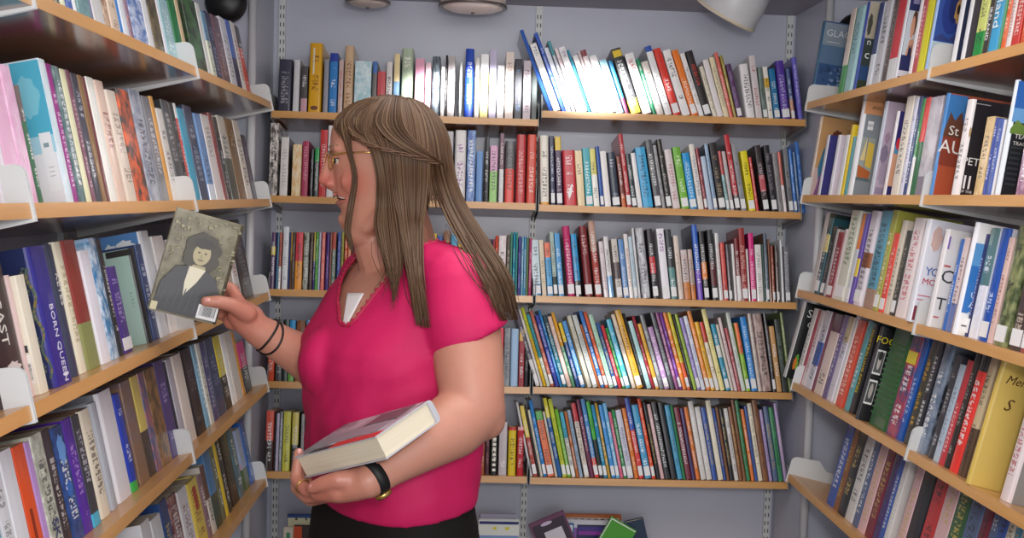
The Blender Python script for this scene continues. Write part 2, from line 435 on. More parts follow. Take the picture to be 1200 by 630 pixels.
DATA['B2R'] = '''633.4 643.8 158.5 f0eade e0a040 T.62 B.04 H
645.6 651 159 3b405e e4e4ee L
652.5 659.8 160 4b2b51 e2c040 M.3,.45 T.8 L
661.5 676.5 175.8 ca3440 f5e8e8 H =leaf
677.2 686 176.6 ebd6aa 5a4a3a
687 695.6 173.4 30a8b6 e6f6f6 L
696 703 174.3 f1f1e8 e0d878 T.55
704 708.5 171.5 2f5aaa fff N L
709 716.6 177 ebe8e6 b0aeac N
718 727.6 178 3c4656 aab4c0 L H
729 734.2 183 7d3c32 c86a3a B.25
735 740.6 156.8 b63038 f0d0d0 L
741.2 747 180 2d3b41 e0eaea L
747.6 753.4 179 e9e7e7 888 N L
754 766 172.4 40a8da 1d3a5a
768 776 163.8 56565b f2f2f2 L C2f2f33
776.4 780.6 170 9c9ca0 555
781.5 788 163 36342f b4b4b4 C1c1b1a L H
788.8 797.6 175 dbcfcf b05a64 
799 808.2 172 76b73e e6f4d4 L
809 817.6 179 2099da d8effa L
818.8 825.4 169 e6dfd7 6a6a9a
826 830 173 8a2434 e0b0b0 L
830.6 836.4 183 b4c4d8 7a8aa4 N
837 841.6 168.5 92abc7 4a6484 C3a4e68 L
843 851.4 167 302b2d b09a7a L
852 855.6 177 9cc6c6 d05050 T.6 L
856.4 861 177 bcaaaa 7ab0b4 L
862 868.2 157.5 2b2529 c23139 T.2 L
869 875.4 168 93949a 55565c L
878 886 176.7 ead922 2e2c18 L
886.6 890 184 cb3a39 f0c8c0
895 902.2 170 3b3135 c05a62 M.3,.55 Xe8d0d4 L
905 911.8 170 2d2b2f a09aa8 L
913 918.2 179 918e90 5a585a
919 922.6 178 ebdfdf d26052 T.45
925 930.6 174 797a7e 2c2c30 L
931.2 935 175 3074c6 b9d4f4 L
935.6 939 178 4a6a94 9ab0cc
939.6 944 166 2568b8 a8c8f0'''
DATA['B3L'] = '''316 321 272 55365e dac242 M.6,.75
321.6 323 272 22305e 8aa N
323.2 325 272 6a9cb4 fff N
325.4 328.2 272 c26c60 fff B.4
329.5 336.4 265.5 d8dbdf 8a9098
337 338.6 272 2a3a7a fff N
338.8 340.6 272 c29c40 6a4a2a B.5
341 344 272 5c4c46 aaa
344.6 353 272 ea9c3c d2404e T.5
354 360.4 272 50534d b4b8a8 S.8
361.6 365 272 5e4e4a a9a09c
365.8 368 272 4a3a82 c8b84a T.5
368.3 371.3 272 58ac4a e8f4e0
371.6 374.2 272 c2cae2 888 N
375 379.2 272 ea7c76 f8d8d4
380.4 384.4 272 4b2b7e b49ad8
385 387 272 b07a70 fff N
387.4 392 272 788a7e c05a4a T.7
393.7 397.6 272 5262b4 d0d8f4
398 401.2 272 b2b252 555
402 405.6 272 da602d fff
406 410 272 e07a30 fff
562 566.8 277 b8b0b4 666
567 570.6 277 a8909a 555
571 573.4 280 8c5c62 fff N
573.8 576 280 40404f fff N
576.4 578.6 280 b25264 fff N
579 582.6 276 ca4c32 f0d0c0
583 592 276 e6dfdf c0707c S.3
592.7 596.6 275 6c645a d8d0bc
597 599.3 272 5c9c82 fff N
600 602.8 272 2f9aba d0f0f4
603.3 605.6 272 4b9c92 fff N
606.3 609.6 277 514d92 b0b0e0
610 612.7 277 7cb6d2 fff
613 615.8 277 5a9eca fff
616 618.4 278 728a5e fff N
619 622.4 279 b24a72 f0c0d0'''
DATA['B3R'] = '''625 634.8 281 c8dbe3 2f82b4 T.86 B.2 L
635.4 641 281 e3d4bc 9a8a74 C4a4a4c
641.7 648.6 284 4ca3da ea7a5e T.72 L
649.2 654.2 271.6 b3c7bf 3a4a4c B.3 L
654.8 661.4 273 4b9dd6 eef6fa L C33566e
665.6 674.4 264.6 c22a6a f4d4e0 Cd8c4bc L H
675 682 274 1f92cb 2a2a2c B.25 C1c4a6a L
686 695.4 264.6 7c2429 d8b4b4 C5e2428 L H
698 706 258.5 b34a42 c9a090 T.6 C9a6a5c L H
708 713.6 282.6 dcd0d4 a07884
714 720 277 dbd8d8 6fa4d0 B.35
723 730.2 279.8 ccc3bb 5a4a4a M.32,.6 L
731 737.6 280 5b8ac2 d8e4f4 C3f4a58 L
738 743 274 e3dfdb b05a50
743.3 748 277 bbcfdb 7a8ca0 L
748.5 751.2 267 ebebed 888 N
753 763 267 d2d3d7 7a7c88 S.7 H
765.6 772.6 268 2f2b31 c83840 M.36,.6 L
777 786 267.6 eeecf2 8a3aa0 Y.66,.94 L
787 794.2 268.6 30363a 5c8f8c B.45 L
795.8 801.8 276 dbcbbf a89480
802.6 810.4 292.5 cbc3c7 c97d3e B.35 S.3
811 816.4 292 c0aaa0 d0803c B.3
818 825 263 3c6bca 7a58c0 B.4 Xfff C1c2238 H
825.8 832 270.7 2c2a2b e58431 M.3,.55 Xf2f2f2 L
835.4 842.2 269 2d2d31 5c2026 M.2,.55 Xe0e0e0 L
843.5 848 273 dcdbdb c06070
848.7 854 284 d3514a 5a2a28 L
854.8 859 286 4c424a 9a8a90 L
861.3 864.4 285.5 e7e3e3 888 N
864.8 870 279 7c2b2d e4dcdc B.4 L
870.4 877.4 267 9a3132 e8c0b0 L
877.8 880 291.6 e9e6e4 9a8 N
881 887 273 db2e82 f6d8e8 C8a1b52 L
888 895.4 286.4 e3dfdd 8a8884
895.8 897.8 286 3b5b52 fff N
898.2 902.4 273 4b5b69 9ab C6a4a38 L
903 905.6 280 7c4b31 fff N
906 909.2 288 8c3b29 f0c0a0 L
910.7 914.2 287 4b3935 b8a8a0 L
916.8 919.8 281 d4d4d8 888 N
921 926.8 288 727279 d8d8dc L'''
DATA['B4L'] = '''313 320.6 374 d9532d f0e0d0 T.8
322 330 374 4b4b4d bbb
331 336.6 374 3b4b45 9ab
337 344 375 2f8cc2 6cac4a B.45
345 355.4 375.5 9c5c31 3a2a1c S.7
356.4 362 375 5b4b72 4f92c8 T.6
363 368.4 375 8a9ab0 eee
370 376 375 c0b8b0 666 h
583 589 384 e44a5c f4c8cc B.2
589.7 597.2 384 8c9299 44484c S.5
597.6 606.8 385 aacaea 7a9ac4 N H
607.4 613.8 386 9c313a d8b060 T.8
614.3 618.6 386 2b2b31 999'''
DATA['B4R'] = '''628 633 364 5b5565 dad6d8 B.35 L
633.4 636.6 362 dbd7d3 999 N
637 640.8 360 e2b523 c8cc2c T.6
641.2 645.2 368 3b9caa d8e0d0 B.4
645.7 650.2 364 ba6252 f0d8d0 L
651 656 369 2b3b9a c8d0f0 
656.4 659.4 363 3b8cca d0e8f8
660 665 369 2c7a8a 20404a T.7 L
665.4 670.6 370.5 dabaab f0e4e4
671 675 366 5c9272 e2a232 T.55
676 680.4 378 2b4b8a e8c840 T.7
681 686.4 376 4b92d2 e8f2fa L
687 688.4 374 8a7a5a fff N
688.8 694.2 369.6 cac6b6 8a8678
695 701.2 369 babeba 6a6e6a L
701.6 704 380 ca6c3a fff N
704.4 709 364 3b7ac2 fff L
709.5 713.8 365 d25a3a f4e0d0 L
714.2 720 368 a2cab2 5a7a68 L
720.5 724.8 378 2b5b9a e0d050 L
725.2 729.4 381 ca313d f4dada
729.8 733 384 3aa252 e0f4e4 L
733.4 739.4 374 4bb2d2 e8f6fa L
741 745.8 368 dacaba 8a7a6a
746.4 754.2 363 daa223 6a4a1a L
755 758 367 2b2d31 aaa
758.4 764 376 aad2d2 5a8284
764.4 768 370 9c2b3a f0d0d0
768.5 773 379 e2aa33 6a4a10 L
773.4 778.6 369 7a7e82 e2e2e2
779 785.4 383 b28aba f2e4f4 L
786 791.4 366 51555a c4c8cc
792 796 366 9c5a8a f0d8ea
796.4 800 366 7a3aa2 e0c8f4 L
800.4 805 366 ea8331 fff
805.4 809.8 366 dacb23 e05a28 B.35 L
810.2 812.8 370 313139 aaa
813.2 817 368 a2c242 5a6a20
817.4 822 372 9282c2 e6e0f6 L
822.4 827.4 370 dadeea 3b5bb2
828 833 364 ea8c31 fbe6cc L
833.4 838.4 377 eab223 5a4a10 L
839 843.8 377 eadeca ca3931 T.7 L
844.3 850 362 eade92 8a8250 C6f6a5a
851 856.4 379.6 1f92b2 d8d8cc M.5,.68 L
857 860.2 380 ded8ca 999 N
860.8 864.8 372 dac2c2 8a6a6a
865.2 868.8 384 b24b52 f0d4d4
869.3 874.4 366 cad2ca 8a928a
875 880 378 92c231 e87038 T.55 L
881 888 371 2b8ada d8eefa L
889 893.2 367 d2c6be 8a7e7a
893.6 905.2 367 c2aaa2 6a4a4a S.6 H
906 910 367 2b2931 aaa L
911 916.8 382 ca9a62 3a6a4a Xfff
917.7 924 374 3b433f 8a9a8c 
925 928.4 366 7a8c51 d8e0b8'''
DATA['B5L'] = '''309.6 318.8 480.7 ca5242 3a2a2c B.5
319.4 321.4 482 222 fff N
321.8 325.4 484 bab2ca 7a7292
326 329.4 482 8c929a fff
330 338.8 482 cac84a 5a5a2a
340.3 348.2 483 3b3b39 dac862 T.45
351 354.8 485 bababa 666
355.4 360.6 484 8c4b41 e0c0b0
552 555.4 516 6ca241 e0f0d0
556.4 562.8 510 8c62b2 d8c8ea
563.7 567.2 508 b25b39 f0d8c8
568 573 494 4b2129 b08088
573.8 583 479.6 23221f e6e0d2 X.. =stepped H
583.8 593.4 494 beb2b6 f2ecec
594.8 604.2 500 e2c629 c83a3a T.93 H
605.4 613.2 500 c22b3b f0b8bc T.93 H'''
DATA['B5R'] = '''621.6 624.2 471 e6e6e8 999 N
625 630.4 475 b24b41 e8d060 T.55 L
631 633.2 480 3b3b3b fff N
633.5 636.6 480 ded8c8 888
637 641.4 468.7 2b82ca d8ecf8 L
642 650.2 481.5 e26931 4aa040 T.86 L
650.8 653.8 482 dad6ca 888
654.2 659 466 1b5b9e e8d838 T.75
659.6 664.8 467 c2ce31 6a7a10 L
665.2 669.6 479 72b231 e2f4d0 L
670.2 675 482.6 dadad2 4ab0c8 T.6 L
675.6 679 482 c27241 fff
679.4 683.6 480 9cb2ca 4a5a6a
685.2 691 472 dacec2 c23139 T.75 L
691.8 696.6 468 6c2b4b e0c0d0
697 702.4 467 3b82c2 d83a30 B.25 L
702.9 707.6 470 4ab241 2a2a2c B.5 L
708 712.4 474 1b8aba d0f0f8 L
712.8 716.2 472 caa241 fff
717 722 474 3b92da e8f4fc L
722.3 726.8 472 72bae2 fff L
727.2 731 482.6 da6a8a f8dce4
731.4 735.2 480 3b9a5a fff L
735.8 743 480 cacada 5a5a7a L
743.8 748.8 478 da7a29 fbe4cc
749.2 755 466 da3a39 2b4fb0 T.6 L
756 763.8 474 3b9aca e23a28 Xfff L
764.4 768.8 467 e24a21 f8d8c8 L'''
DATA['L1'] = '''44 52 -70 5a4038 fff
53 60 -60 c9b7a0 555
61 65.6 -50 3a3a40 aaa
66 72 -45 6a5a4a fff
73 75.4 -40 2f4a3a fff
75.7 81.4 -40 e4e4c4 555 N
83 90 -38 3f66b4 dfe6f4
91 95 -32 e4e6ea 999 N
96.5 112 -28 7fa4a8 55828a S.6 N C5f8a90
112.4 114 -24 5a4a7a fff N
114.4 127 -20 d4d4d4 aaa N
128 134.4 -16 c9ac94 7a4a34 S1 N
135 145 -12 ddc8b4 8a6a5a
145.7 149.2 -10 2a7ac4 fff N
149.6 155.6 -5 dde2ea 999 N
156.5 160.8 -5 b98a86 4a62a0 S.6
161.5 178 -3 5a7abc c8d4ec S1 N C4a6aac
178.6 185 -3 e2e2e6 777 N
186 197 -6 4a4638 8a7a5a S.7 N C2a2a24
197.6 200 -5 e4e0ea 6a4a8a N
200.6 211.8 -2 9cc4cc e8f2f4 C7aa8b4
213 221 -4 1f7a44 c8e4d0 N
221.6 225.6 -4 d8bf98 777 N
231 246.6 -3 4a7a44 2c3a2a S1 N C3a5a36 
247.4 252 4 e4e4e2 888 N
252.4 257 14 d8dcc8 6a94b4 T.6
257.6 264 15 2b3250 8a92b4
264.6 273 19 6a4a54 b89a9c
274 281 21 dcdce2 777
281.6 286.6 24 2f5ab4 26204a B.5 N
287 291.6 26 e6e0da b05a4a
292 296.4 31 d8492f 3a2a2a T.7'''
DATA['L2'] = '''6 17 62 d8d4dc 999 N
18 33 72 e6b4d0 f2dcea N
34.6 46.6 76 e0aacb f4e4ee S.4 N
48.4 53 99.6 6a5a58 3a6a4a B.7 C9a8a88
80 88 69 dfe9ee 8fc6da S.3 N =tealcover P1.4 !large turquoise and white glossy book with its cover showing, second left shelf
88.6 95 74.7 9a2f86 f0d8ec
96 103 77.6 4c6a6c b4c8c8 S.4
103.4 109.4 81 e6e4bc 999 N
110 114.6 82 7a4a5c d8c0c8
115.2 122 86 3b3b49 c8c8d4
122.6 127.4 88 8c6a41 fff N
127.8 131 90 6c2c2e fff N
131.6 139.6 90.5 4b6c4e f2f2ea T0 
140.6 151 94.4 e0c5b5 8a3a3a H
151.6 163 106 dccfc0 8a7464 H
164 177 105 3a3131 e3632e S1 N
178.5 190 105 b4b8c4 6a7890 S.7
191.7 200 113 7c7c82 d0d0d4
200.5 204.4 112.7 d4983f fff N
205.4 212 127 d4d0cc 33343a
213 220.8 117 4b4d51 b0b2b4 C36383c
221.4 226 120 2b2b2d aaa
226.4 229.2 121 c84a48 eee T.85
229.6 236.6 127 3aa2c4 fff N
237.6 246 124 3b4762 a8b4c8
248 255 133 6c96ca dde8f6 B.2
255.6 264 134.5 e3dfdf 8a8a8c
264.4 268.4 132 8c4649 fff N
269 273.4 137 31353b ddd
274 281.4 135.7 d3cfc7 42524a B.5
282.5 290.4 139 7c5e3e c8b090
291.2 297 141.4 e7dfd3 33302e
297.6 302.4 158 3b2d41 7a6aa0'''
DATA['L3'] = '''4 37.4 286 362a2a d8d2c6 C2c3630 N =outcast H !dark hardback with OUTCAST down its spine, third left shelf beside the white bracket
38 42 322 d9bdb8 fff N
48 58 321.7 e2dac6 aaa N Ce6dfcc =barcodeback P1 !cream book with a barcode on its back cover, before the dark blue vine patterned one
68 86.6 288 2f2a84 d8d4ea C27305a N =bornqueen H P1 !thick violet blue hardback with BORN QUEEN down its spine and a vine patterned cover
87.4 94.6 286 3b4156 d8d4cc N =keyes H
95.4 104 283 e0d8c0 b09a70 C4a4a5a H
104.6 119.6 281 8c3a33 8a8f58 B.36 N H C6a2a28 !dark red hardback fading to olive green, third left shelf beside the cloudy blue cover
121 131 293 e6e4ec aaa N Cf0f0f4
132.4 141.6 278.5 3a78a6 dfe9f2 S.8 N C6fa0cc H
142 146 280 26262a eee
146.6 157 312 4b3182 b4a0d8 C5a3f92 L H !short purple hardback with a white sticker, third left shelf before the pale green cover
176.5 180.4 290 2c2c2e 999 Cb0cdc2 N =greencover H !pale green hardback with a black spine, its cover facing the lens
182 188 286 3a4a78 d0d8e8
190 199 270 d0d4da 7a9aca N C5a8cc8 =skycover H !blue sky hardback cover with a yellow tree, behind the pale green cover
201 213 276 e0dcda 888
216 224 280 d8d4d0 999
226 234 276 3f3f46 aaa
240 252 280 54606a ddd
256 264 282 8a6a5a fff
268 278 270 c0b8ac 666
279.4 285 268 e2dfdc b03a44
286 298 257 3b3b40 77787c H'''
DATA['L4'] = '''8 18 545 1fa0d4 0a2a44 S.6 N C1fa0d4
20 31 545 d8d8dc 777 
32.4 46 527 dcdce0 55565a N
46.6 59 521 e2572a 5a241a N =orangespine
60 66 517 b58fc8 eee N
66.6 79 508 cfd2c2 6a6a5a S.6 =skin !mottled pale book with SKIN at the foot of its spine, fourth left shelf
79.6 87.6 503 3b3135 c8c0bc
88.6 100.6 499 2f5296 10203c S.6 =blueglow
101.4 110.8 490 54289c b48cd8 
111.4 119.4 486.5 3a3a42 45b0d0 B.12 Xb8b8c0
120.5 131 479 e4dac4 4a3a30 C7a5a4a H
133 139.6 471 aeb2ba 8a8e96 N H
141 156 457 e4e2e6 bbb N C9a9ca4 H !thick plain white hardback, fourth left shelf beside the thin royal blue book
157 164 461 2a41ac 3ab04c B.1 Xe0e4f8 H
166 176 446 7e6a6e 8a6a52 S.8 B.4 N C6a5654
177 184.6 440 dac468 4a3e36 B.45 N C8a6f4a
185.4 191 436 5a5f86 b06a64 S.9 N
192 203 431 9a7048 3a3024 S.8 N C7a5a3a
203.6 212.6 422 4b3c7c a898d0
213 215 424 2c2c34 fff N
215.6 221 420 b8b4c0 fff N
222 232 415 dcd0c8 999 N H
232.6 243 408 2b2529 6a6468 H
243.6 248 403 7caac4 e8f0f4
248.4 252 402 d3cfc3 777
252.4 257 400 4b4a74 c8c4dc
257.6 266 396 3d4664 8a90a8
266.4 273 393 33302c dcca2c T.45 Xdad6c8
273.4 277.4 391 9c7ccc fff T0 N
278 286 388 dbd3cb aaa N H
286.4 288.4 388 d8953a fff N
289 296 400 26262a d92e7c T.5 Xeee'''
DATA['L5'] = '''168 182 640 3aa0c8 fff S.6 N
184.6 194 610 e6e4e6 aaa N
195 205 605 e2e2e4 999 N
206 213.6 586 24467e c8b060
214.6 223 580 6a2a30 c8a8a0 S.6 C54343a
224.4 234 572 dedce0 7a4a50
235 245.6 562 e0c858 8a2a22 H =lemon !pale yellow hardback with red lettering, fifth left shelf under the white bracket
246.4 250 556 8a6a72 fff
250.4 254.6 545 d8d0c6 6a4a44 T.5
255.4 262 520 4c7cac 3a4a3a B.4 N
262.6 266 515 6c6c4e fff
266.4 269 512 e4c42c 555 N
269.4 273 509 2b2b2d eee
273.6 281.6 505 30281f 6a5a44 H
282.4 287 500 5a7c8a 2a3a3a S.5
289 294.6 502 a4b2d2 5a6a4a B.35 N Ca4aed0 =landscape
295.4 299.4 493 2a5cac aac0e4'''
DATA['R1'] = '''947.4 950.4 24.8 3c6e8e a8c4d4 N C3d5a88 =glac !blue grey book with GLAC on its cover, far end of the top right shelf
980.6 986 10 e3d3c8 4a9a5a B.35 N C5a7a54
987 995.6 7.8 a3ccd0 5a8a94 H
998.4 1001.4 2 3b52b4 ddd C3a4440 N =nic
1013.6 1018.6 3 dbdfe7 2b3b6e T.4 N
1021 1028.6 0 c4c4ca 33343a
1031 1036.4 -4 524743 a09088 Ca4a4a8
1037 1046 -6 cb343e d8d8da B.28 N
1047 1050 -8 d4d4da 888 N C2c3160 =portrait P1.5 !book with a woman's portrait on its navy cover, top right shelf beside the red spine
1063 1066.6 -12 e6dfe2 c84a58 N
1067 1072 -14 b34b52 f0d0d0
1072.8 1080.4 -16 d9d126 a8a018 N
1083 1086 -18 9ab4e0 fff N C3b58a4 =flower P1.5
1113 1118 -22 e2e2e6 aaa N C303650
1124 1128.4 -22 e2e2e6 999 N C55505a
1137.8 1148 -26 d3db7c 1f8e3e B.34
1149.2 1155.4 -26 393430 eee N =ireland
1156 1166.4 -28 3ba3d4 f4f8fa N =irelandblue
1167 1169.6 -28 2f8a5a fff N
1170.2 1176 -28 e26330 fbe0d0
1176.6 1181.8 -28 e2dad6 b83030
1182.6 1192 -30 ca3229 f6e4e0
1194 1203 -30 da5a32 f6e0d4'''
DATA['R2'] = '''945.4 948 136 e3d4c4 888 N Cc89a68 =womanback !tan cover of a woman seen from behind, far end of the second right shelf
957.4 960 158 d8d8e0 888 N C3b3b7c
970 973 158 e6e6ee 888 N Cd8ccd8
979 983.4 158 ebebef 999 N
983.8 987 146 eaca2a 777 N
988 990.6 160 5aa0a8 fff N
991.2 995.4 117.4 dcdce0 999 N C848c92 =ship P1 H !grey book with a sailing ship on its cover, second right shelf
1018 1021.6 118.6 c8d0dc 888 N Cbcaabc =lilac
1033.6 1036.8 130 e6e2e6 999 N C2f2c68 =redmark
1043 1051.2 112.6 e3dbcf 4a4440
1052.6 1056.6 114 d8d8ea 6a5a9a
1057 1060.8 113 3a4a7a eee
1061.2 1064.6 115 3a8a4c eee B.4
1065 1070.4 114 dc4640 2e6a44 B.55 N
1071 1085 113 ccc8d0 8a8090 S.5 B.2 N
1088 1091.8 109 4a86c4 eee N Cb5563a =desert P1.5 !book with a blue sky and red desert cover, second right shelf before the black one
1112.8 1120.4 116.4 e3dcdc 33343a C27242a =pet P1 H !black book lettered PET on its cover, second right shelf beside the red desert cover
1139.8 1149 136.6 e4c896 b08a4a S.5
1150 1154 138 3b52a4 eee
1154.4 1159.8 139 4a62a8 c8d0e8
1160 1163 140 e4e4ea 999 N
1164 1168.8 93.5 dfe6ec 999 N C24282c =hills P1 H !tall book with a blue sky over green hills on its cover, second right shelf
1189 1203 150 8c5c7c d8b8cc S.6'''
DATA['R3'] = '''949 953 249 c8c0bc 777 N C2c3c3c =darkmap
953.6 958 255 25525c dcc878 M.55,.78 L
960 964 265 2b2b2b 8a8a8a L
964.6 966.6 268 b0a8a8 777 N
967.2 973 272 8c2b36 e0d8d8 L
974 976.6 268 d8c8c8 888 N
977.2 987 246.5 dadacc 4c7c4a Y.4,.95 L
989.6 993 250 d3d7e2 e28444 T.6 N L
993.4 996.6 250 6450a4 e4c84a M.3,.5 N
998.6 1007 247 d7d0d8 8c5332 M.4,.56 L H
1010 1021 247 5c9bb4 a58676 M.42,.62 T.88 B.2 H Ca08a7c
1022 1027.6 246 aaaa4c f0f0d8 L
1028.6 1034.4 273 e44c40 f8dcd4 L
1035 1040 258 dacfbd 6a5a4a
1042 1047 270 3c3c39 b0aa9a L
1047.4 1059.2 255 ebdfdf ca4c60 H
1061 1066 256 e7e7ee b05060 N Ce2e2ec =yo P2.5 !white cover with blue and red capital letters, third right shelf beside the white bracket
1084 1088.4 268 ebe6e6 999 N Cece8e6 =ct P1.5 !white cover with large black letters C and T, third right shelf above the bracket plate
1103 1106.8 280 3b6cb8 eee
1107.2 1112.8 278 e0cccc 6a7ab0 B.3
1114 1118.4 260 e9e9ee 999 N Cf0efec =uag P2 H !white bordered book with a blue panel on its cover, third right shelf
1128.8 1133 274 2b3163 d0d4ee L
1134 1143.6 267 e3e3ec 51797c T.48 Xeef
1145 1154 267 2451aa c8d8f0 Cdfdfe6 L H
1155.8 1161.4 278 dabab2 8a5a5a
1163 1175.6 264 8d9363 3a4a2c S.9 L H
1181 1194 263 4c3e3a c8b8a8 L C3a302c H
1195 1203 268 9c5249 f0d8d0 L'''
DATA['R4'] = '''917 920 353 d0d0d0 888 N C1c1e20 =pepper P2 !black book with green and orange peppers on its cover, on fourth right wall shelf
930.6 934.6 361 e2e2de 999
935 938 363 b04a5a fff N
938.4 942.4 364 dcd0d4 aa3a50
943.4 949.6 364 d8d8e4 3a62b0 M.3,.6 C8a5a6a
952.7 962.4 368 e3cfc7 5a3a5a T.78 H
962.8 967 369 6a5a8a e0d8e8
968 973.8 371 d8d4e0 c8b898 T.7
975 977.8 368 e6e2e0 999 N
978.4 985.4 375 da5440 f6e0d8
988.6 993.4 376 5ca3ab eee
994 999 379 26262a e8d42c N =footballing !black spine with FOOTBALLING FIFTIES in yellow, fourth right shelf
1001.6 1004 382 33343a 999 N C1f1e22 =foo P2 !black book with FOO in yellow over two framed photos, fourth right shelf
1017 1036 386 2f5c35 7a9a5a N =ribs C2a4f30 H !thick dark green hardback with raised ribs across its spine, fourth right shelf
1037.4 1048.6 393 3c4272 b8384a S.8 M.7,.85 =soccer
1049.6 1055 396 2459aa c8d8f0
1058 1064 398 3b3b33 e3b433
1064.6 1070 400 33333b e8e8ea
1071.6 1080.4 401 5c6c82 aab4c4 S.5 C2c3038 H
1086.6 1092 416 3b3b42 b0b0b8
1092.6 1098.4 427 b3c3d3 6a7a94
1099 1104.6 422 c23a43 f0d0d0
1105.2 1109.8 414 33302f b0a8a0
1110.7 1119.6 412 e33b33 33302f T.84 H
1120.5 1128 416 cab693 5a4636 B.4 H
1130.4 1134.4 410 d2b45a 888 N Cddbd64 =gold P2 H !large gold cover with dark script lettering, fourth right shelf
1170 1180.6 438 dccfd0 b03a4a C8a8684 H'''
# ---------------------------------------------------------------- books
LEAN = {'B1R': [(645,.35),(690,.33),(760,.28),(820,.28),(838,.24),(860,.2),(871,.17),(876,.09),(945,.07)],
        'B2R': [(633,.0),(680,.05),(740,.11),(770,.13),(870,.12),(900,.1),(925,.06),(945,.05)],
        'B3R': [(625,.05),(700,.09),(760,.08),(830,.06),(880,.02),(930,0)],
        'B4R': [(630,.28),(700,.28),(760,.265),(830,.22),(860,.2),(872,.17),(880,.13),(893,.1),(925,.08)],
        'B5R': [(622,.19),(650,.19),(700,.17),(770,.17),(925,.1)], 'B1L': [(0,.0),(1000,.0)], 'L1': None}
def interp(t, x):
    if x <= t[0][0]: return t[0][1]
    for (a, b), (c, d) in zip(t, t[1:]):
        if x <= c: return b+(d-b)*(x-a)/(c-a)
    return t[-1][1]
class Bk: pass
NAMES = [('black','222226'),('black','323236'),('dark grey','4a4a50'),('grey','85858a'),('light grey','b4b4ba'),('white','e4e2e2'),('cream','e2d8c0'),('cream','dccfb8'),('beige','d0b494'),
 ('brown','7a5238'),('dark brown','4a3832'),('tan','b98a5a'),('red','c83a3c'),('dark red','8a2c34'),('coral red','e0685c'),('orange','e57a2c'),('mustard yellow','d9a525'),('yellow','e4cc38'),('pale yellow','e6dc98'),
 ('lime green','a8c23c'),('green','48a04a'),('dark green','35603c'),('sage green','92a48c'),('olive','8a8a48'),('teal','2f8890'),('turquoise','38aec4'),('pale blue','a8c8d8'),('light blue','6aa4d4'),('blue','2f70bc'),('royal blue','2a4ab0'),('navy','2c3556'),
 ('slate blue','5a6a8c'),('violet','56409c'),('purple','6a3a74'),('lilac','b09ac8'),('magenta','b8307a'),('pink','e2a4bc'),('pale pink','dcc4c4'),('mauve','8a6a78'),('maroon','6a2a3c'),('green','6cac4a'),('steel grey','7a8690')]
def lab(h):
    r, g, b, _ = lin(h); l = [(.4122*r+.5363*g+.0514*b), (.2119*r+.6807*g+.1074*b), (.0883*r+.2817*g+.63*b)]
    l = [max(x, 0)**(1/3) for x in l]
    return (.2105*l[0]+.7936*l[1]-.0041*l[2], 1.978*l[0]-2.4286*l[1]+.4506*l[2], .0259*l[0]+.7828*l[1]-.8087*l[2])
NL = [(n, lab(h)) for n, h in NAMES]
def cname(h):
    a = lab(h); return min(NL, key=lambda t: (t[1][0]-a[0])**2+4*(t[1][1]-a[1])**2+4*(t[1][2]-a[2])**2)[0]
def full(h): return ''.join(c*2 for c in h) if len(h) == 3 else h
BOOKS = []
def parse(key, line):
    lbl = None
    if '!' in line: line, lbl = line.split('!', 1)
    f = line.split(); b = Bk(); b.row = key; b.x0, b.x1, b.yt = map(float, f[:3]); b.c1 = full(f[3]); b.c2 = b.c3 = full(f[4])
    b.band = (2, 2); b.mott = 0; b.lab = b.hard = b.hid = False; b.title = (.12+random.random()*.1, .74+random.random()*.16)
    b.cov = None; b.hero = None; b.own = lbl and lbl.strip(); b.proud = 0; b.stuff = False; b.banded = False
    for k in f[5:]:
        c, a = k[0], k[1:]
        if c == 'T': b.band = (float(a), 1.1); b.banded = True
        elif c == 'B': b.band = (-.1, float(a)); b.banded = True
        elif c == 'M': b.band = tuple(map(float, a.split(','))); b.banded = True
        elif c == 'Y': b.title = tuple(map(float, a.split(',')))
        elif c == 'S': b.mott = float(a); b.banded = True
        elif c == 'L': b.lab = True
        elif c == 'N': b.title = (2, 2)
        elif c == 'C': b.cov = full(a)
        elif c == 'H': b.hard = True
        elif c == 'P': b.proud = float(a)/100
        elif c == 'X': b.c3 = full(a) if len(a) in (3, 6) and '.' not in a else b.c3
        elif c == '=': b.hero = a
        elif c == 'h': b.hid = True
    if b.banded and b.c3 == b.c2:
        b.c3 = 'f0f0f0' if lab(b.c1)[0] < .62 else '2c2c30'
        if k and b.mott: b.title = b.title
    if b.cov is None: b.cov = b.c1
    return b
for key, txt in DATA.items():
    for line in txt.strip().split('\n'): BOOKS.append(parse(key, line))
# the shelves that go on beyond what is clear in the photograph
pal = 'd8d4d0 2b2b30 3b5ba8 c23a3c e2c23a 3a8a5a 8a5a3a b09ac8 4aa0c8 e07a30 7a2a3c 5a6a8c e6dcc4 35603c dcb4b4 4a3a6a'.split()
def filler(key, x0, x1, w0, w1, yt, jit):
    x = x0
    while x < x1:
        w = random.uniform(w0, w1); b = parse(key, '%f %f %f %s %s' % (x, x+w-.4, yt(x)+random.uniform(-jit, jit), random.choice(pal), random.choice(['eee', '333', 'c8b060'])))
        b.stuff = True; BOOKS.append(b); x += w+random.choice((0, 0, .6))
filler('B5R', 770, 924, 3.5, 7, lambda x: 474, 6)
for k_, a_, b_, y_ in (('B2L', 413, 499, 160), ('B3L', 411, 560, 274), ('B4L', 377, 580, 380), ('B5L', 362, 550, 486)): filler(k_, a_, b_, 4, 9, lambda x: y_, 6)
filler('R5', 968, 1035, 4, 9, lambda x: 497+.42*(x-965), 6)
filler('R5', 1044, 1200, 6, 14, lambda x: 497+.42*(x-965), 8)
filler('R6', 985, 1100, 5, 9, lambda x: 618+.65*(x-985), 6)
def front(r, rec): return r.D*rec
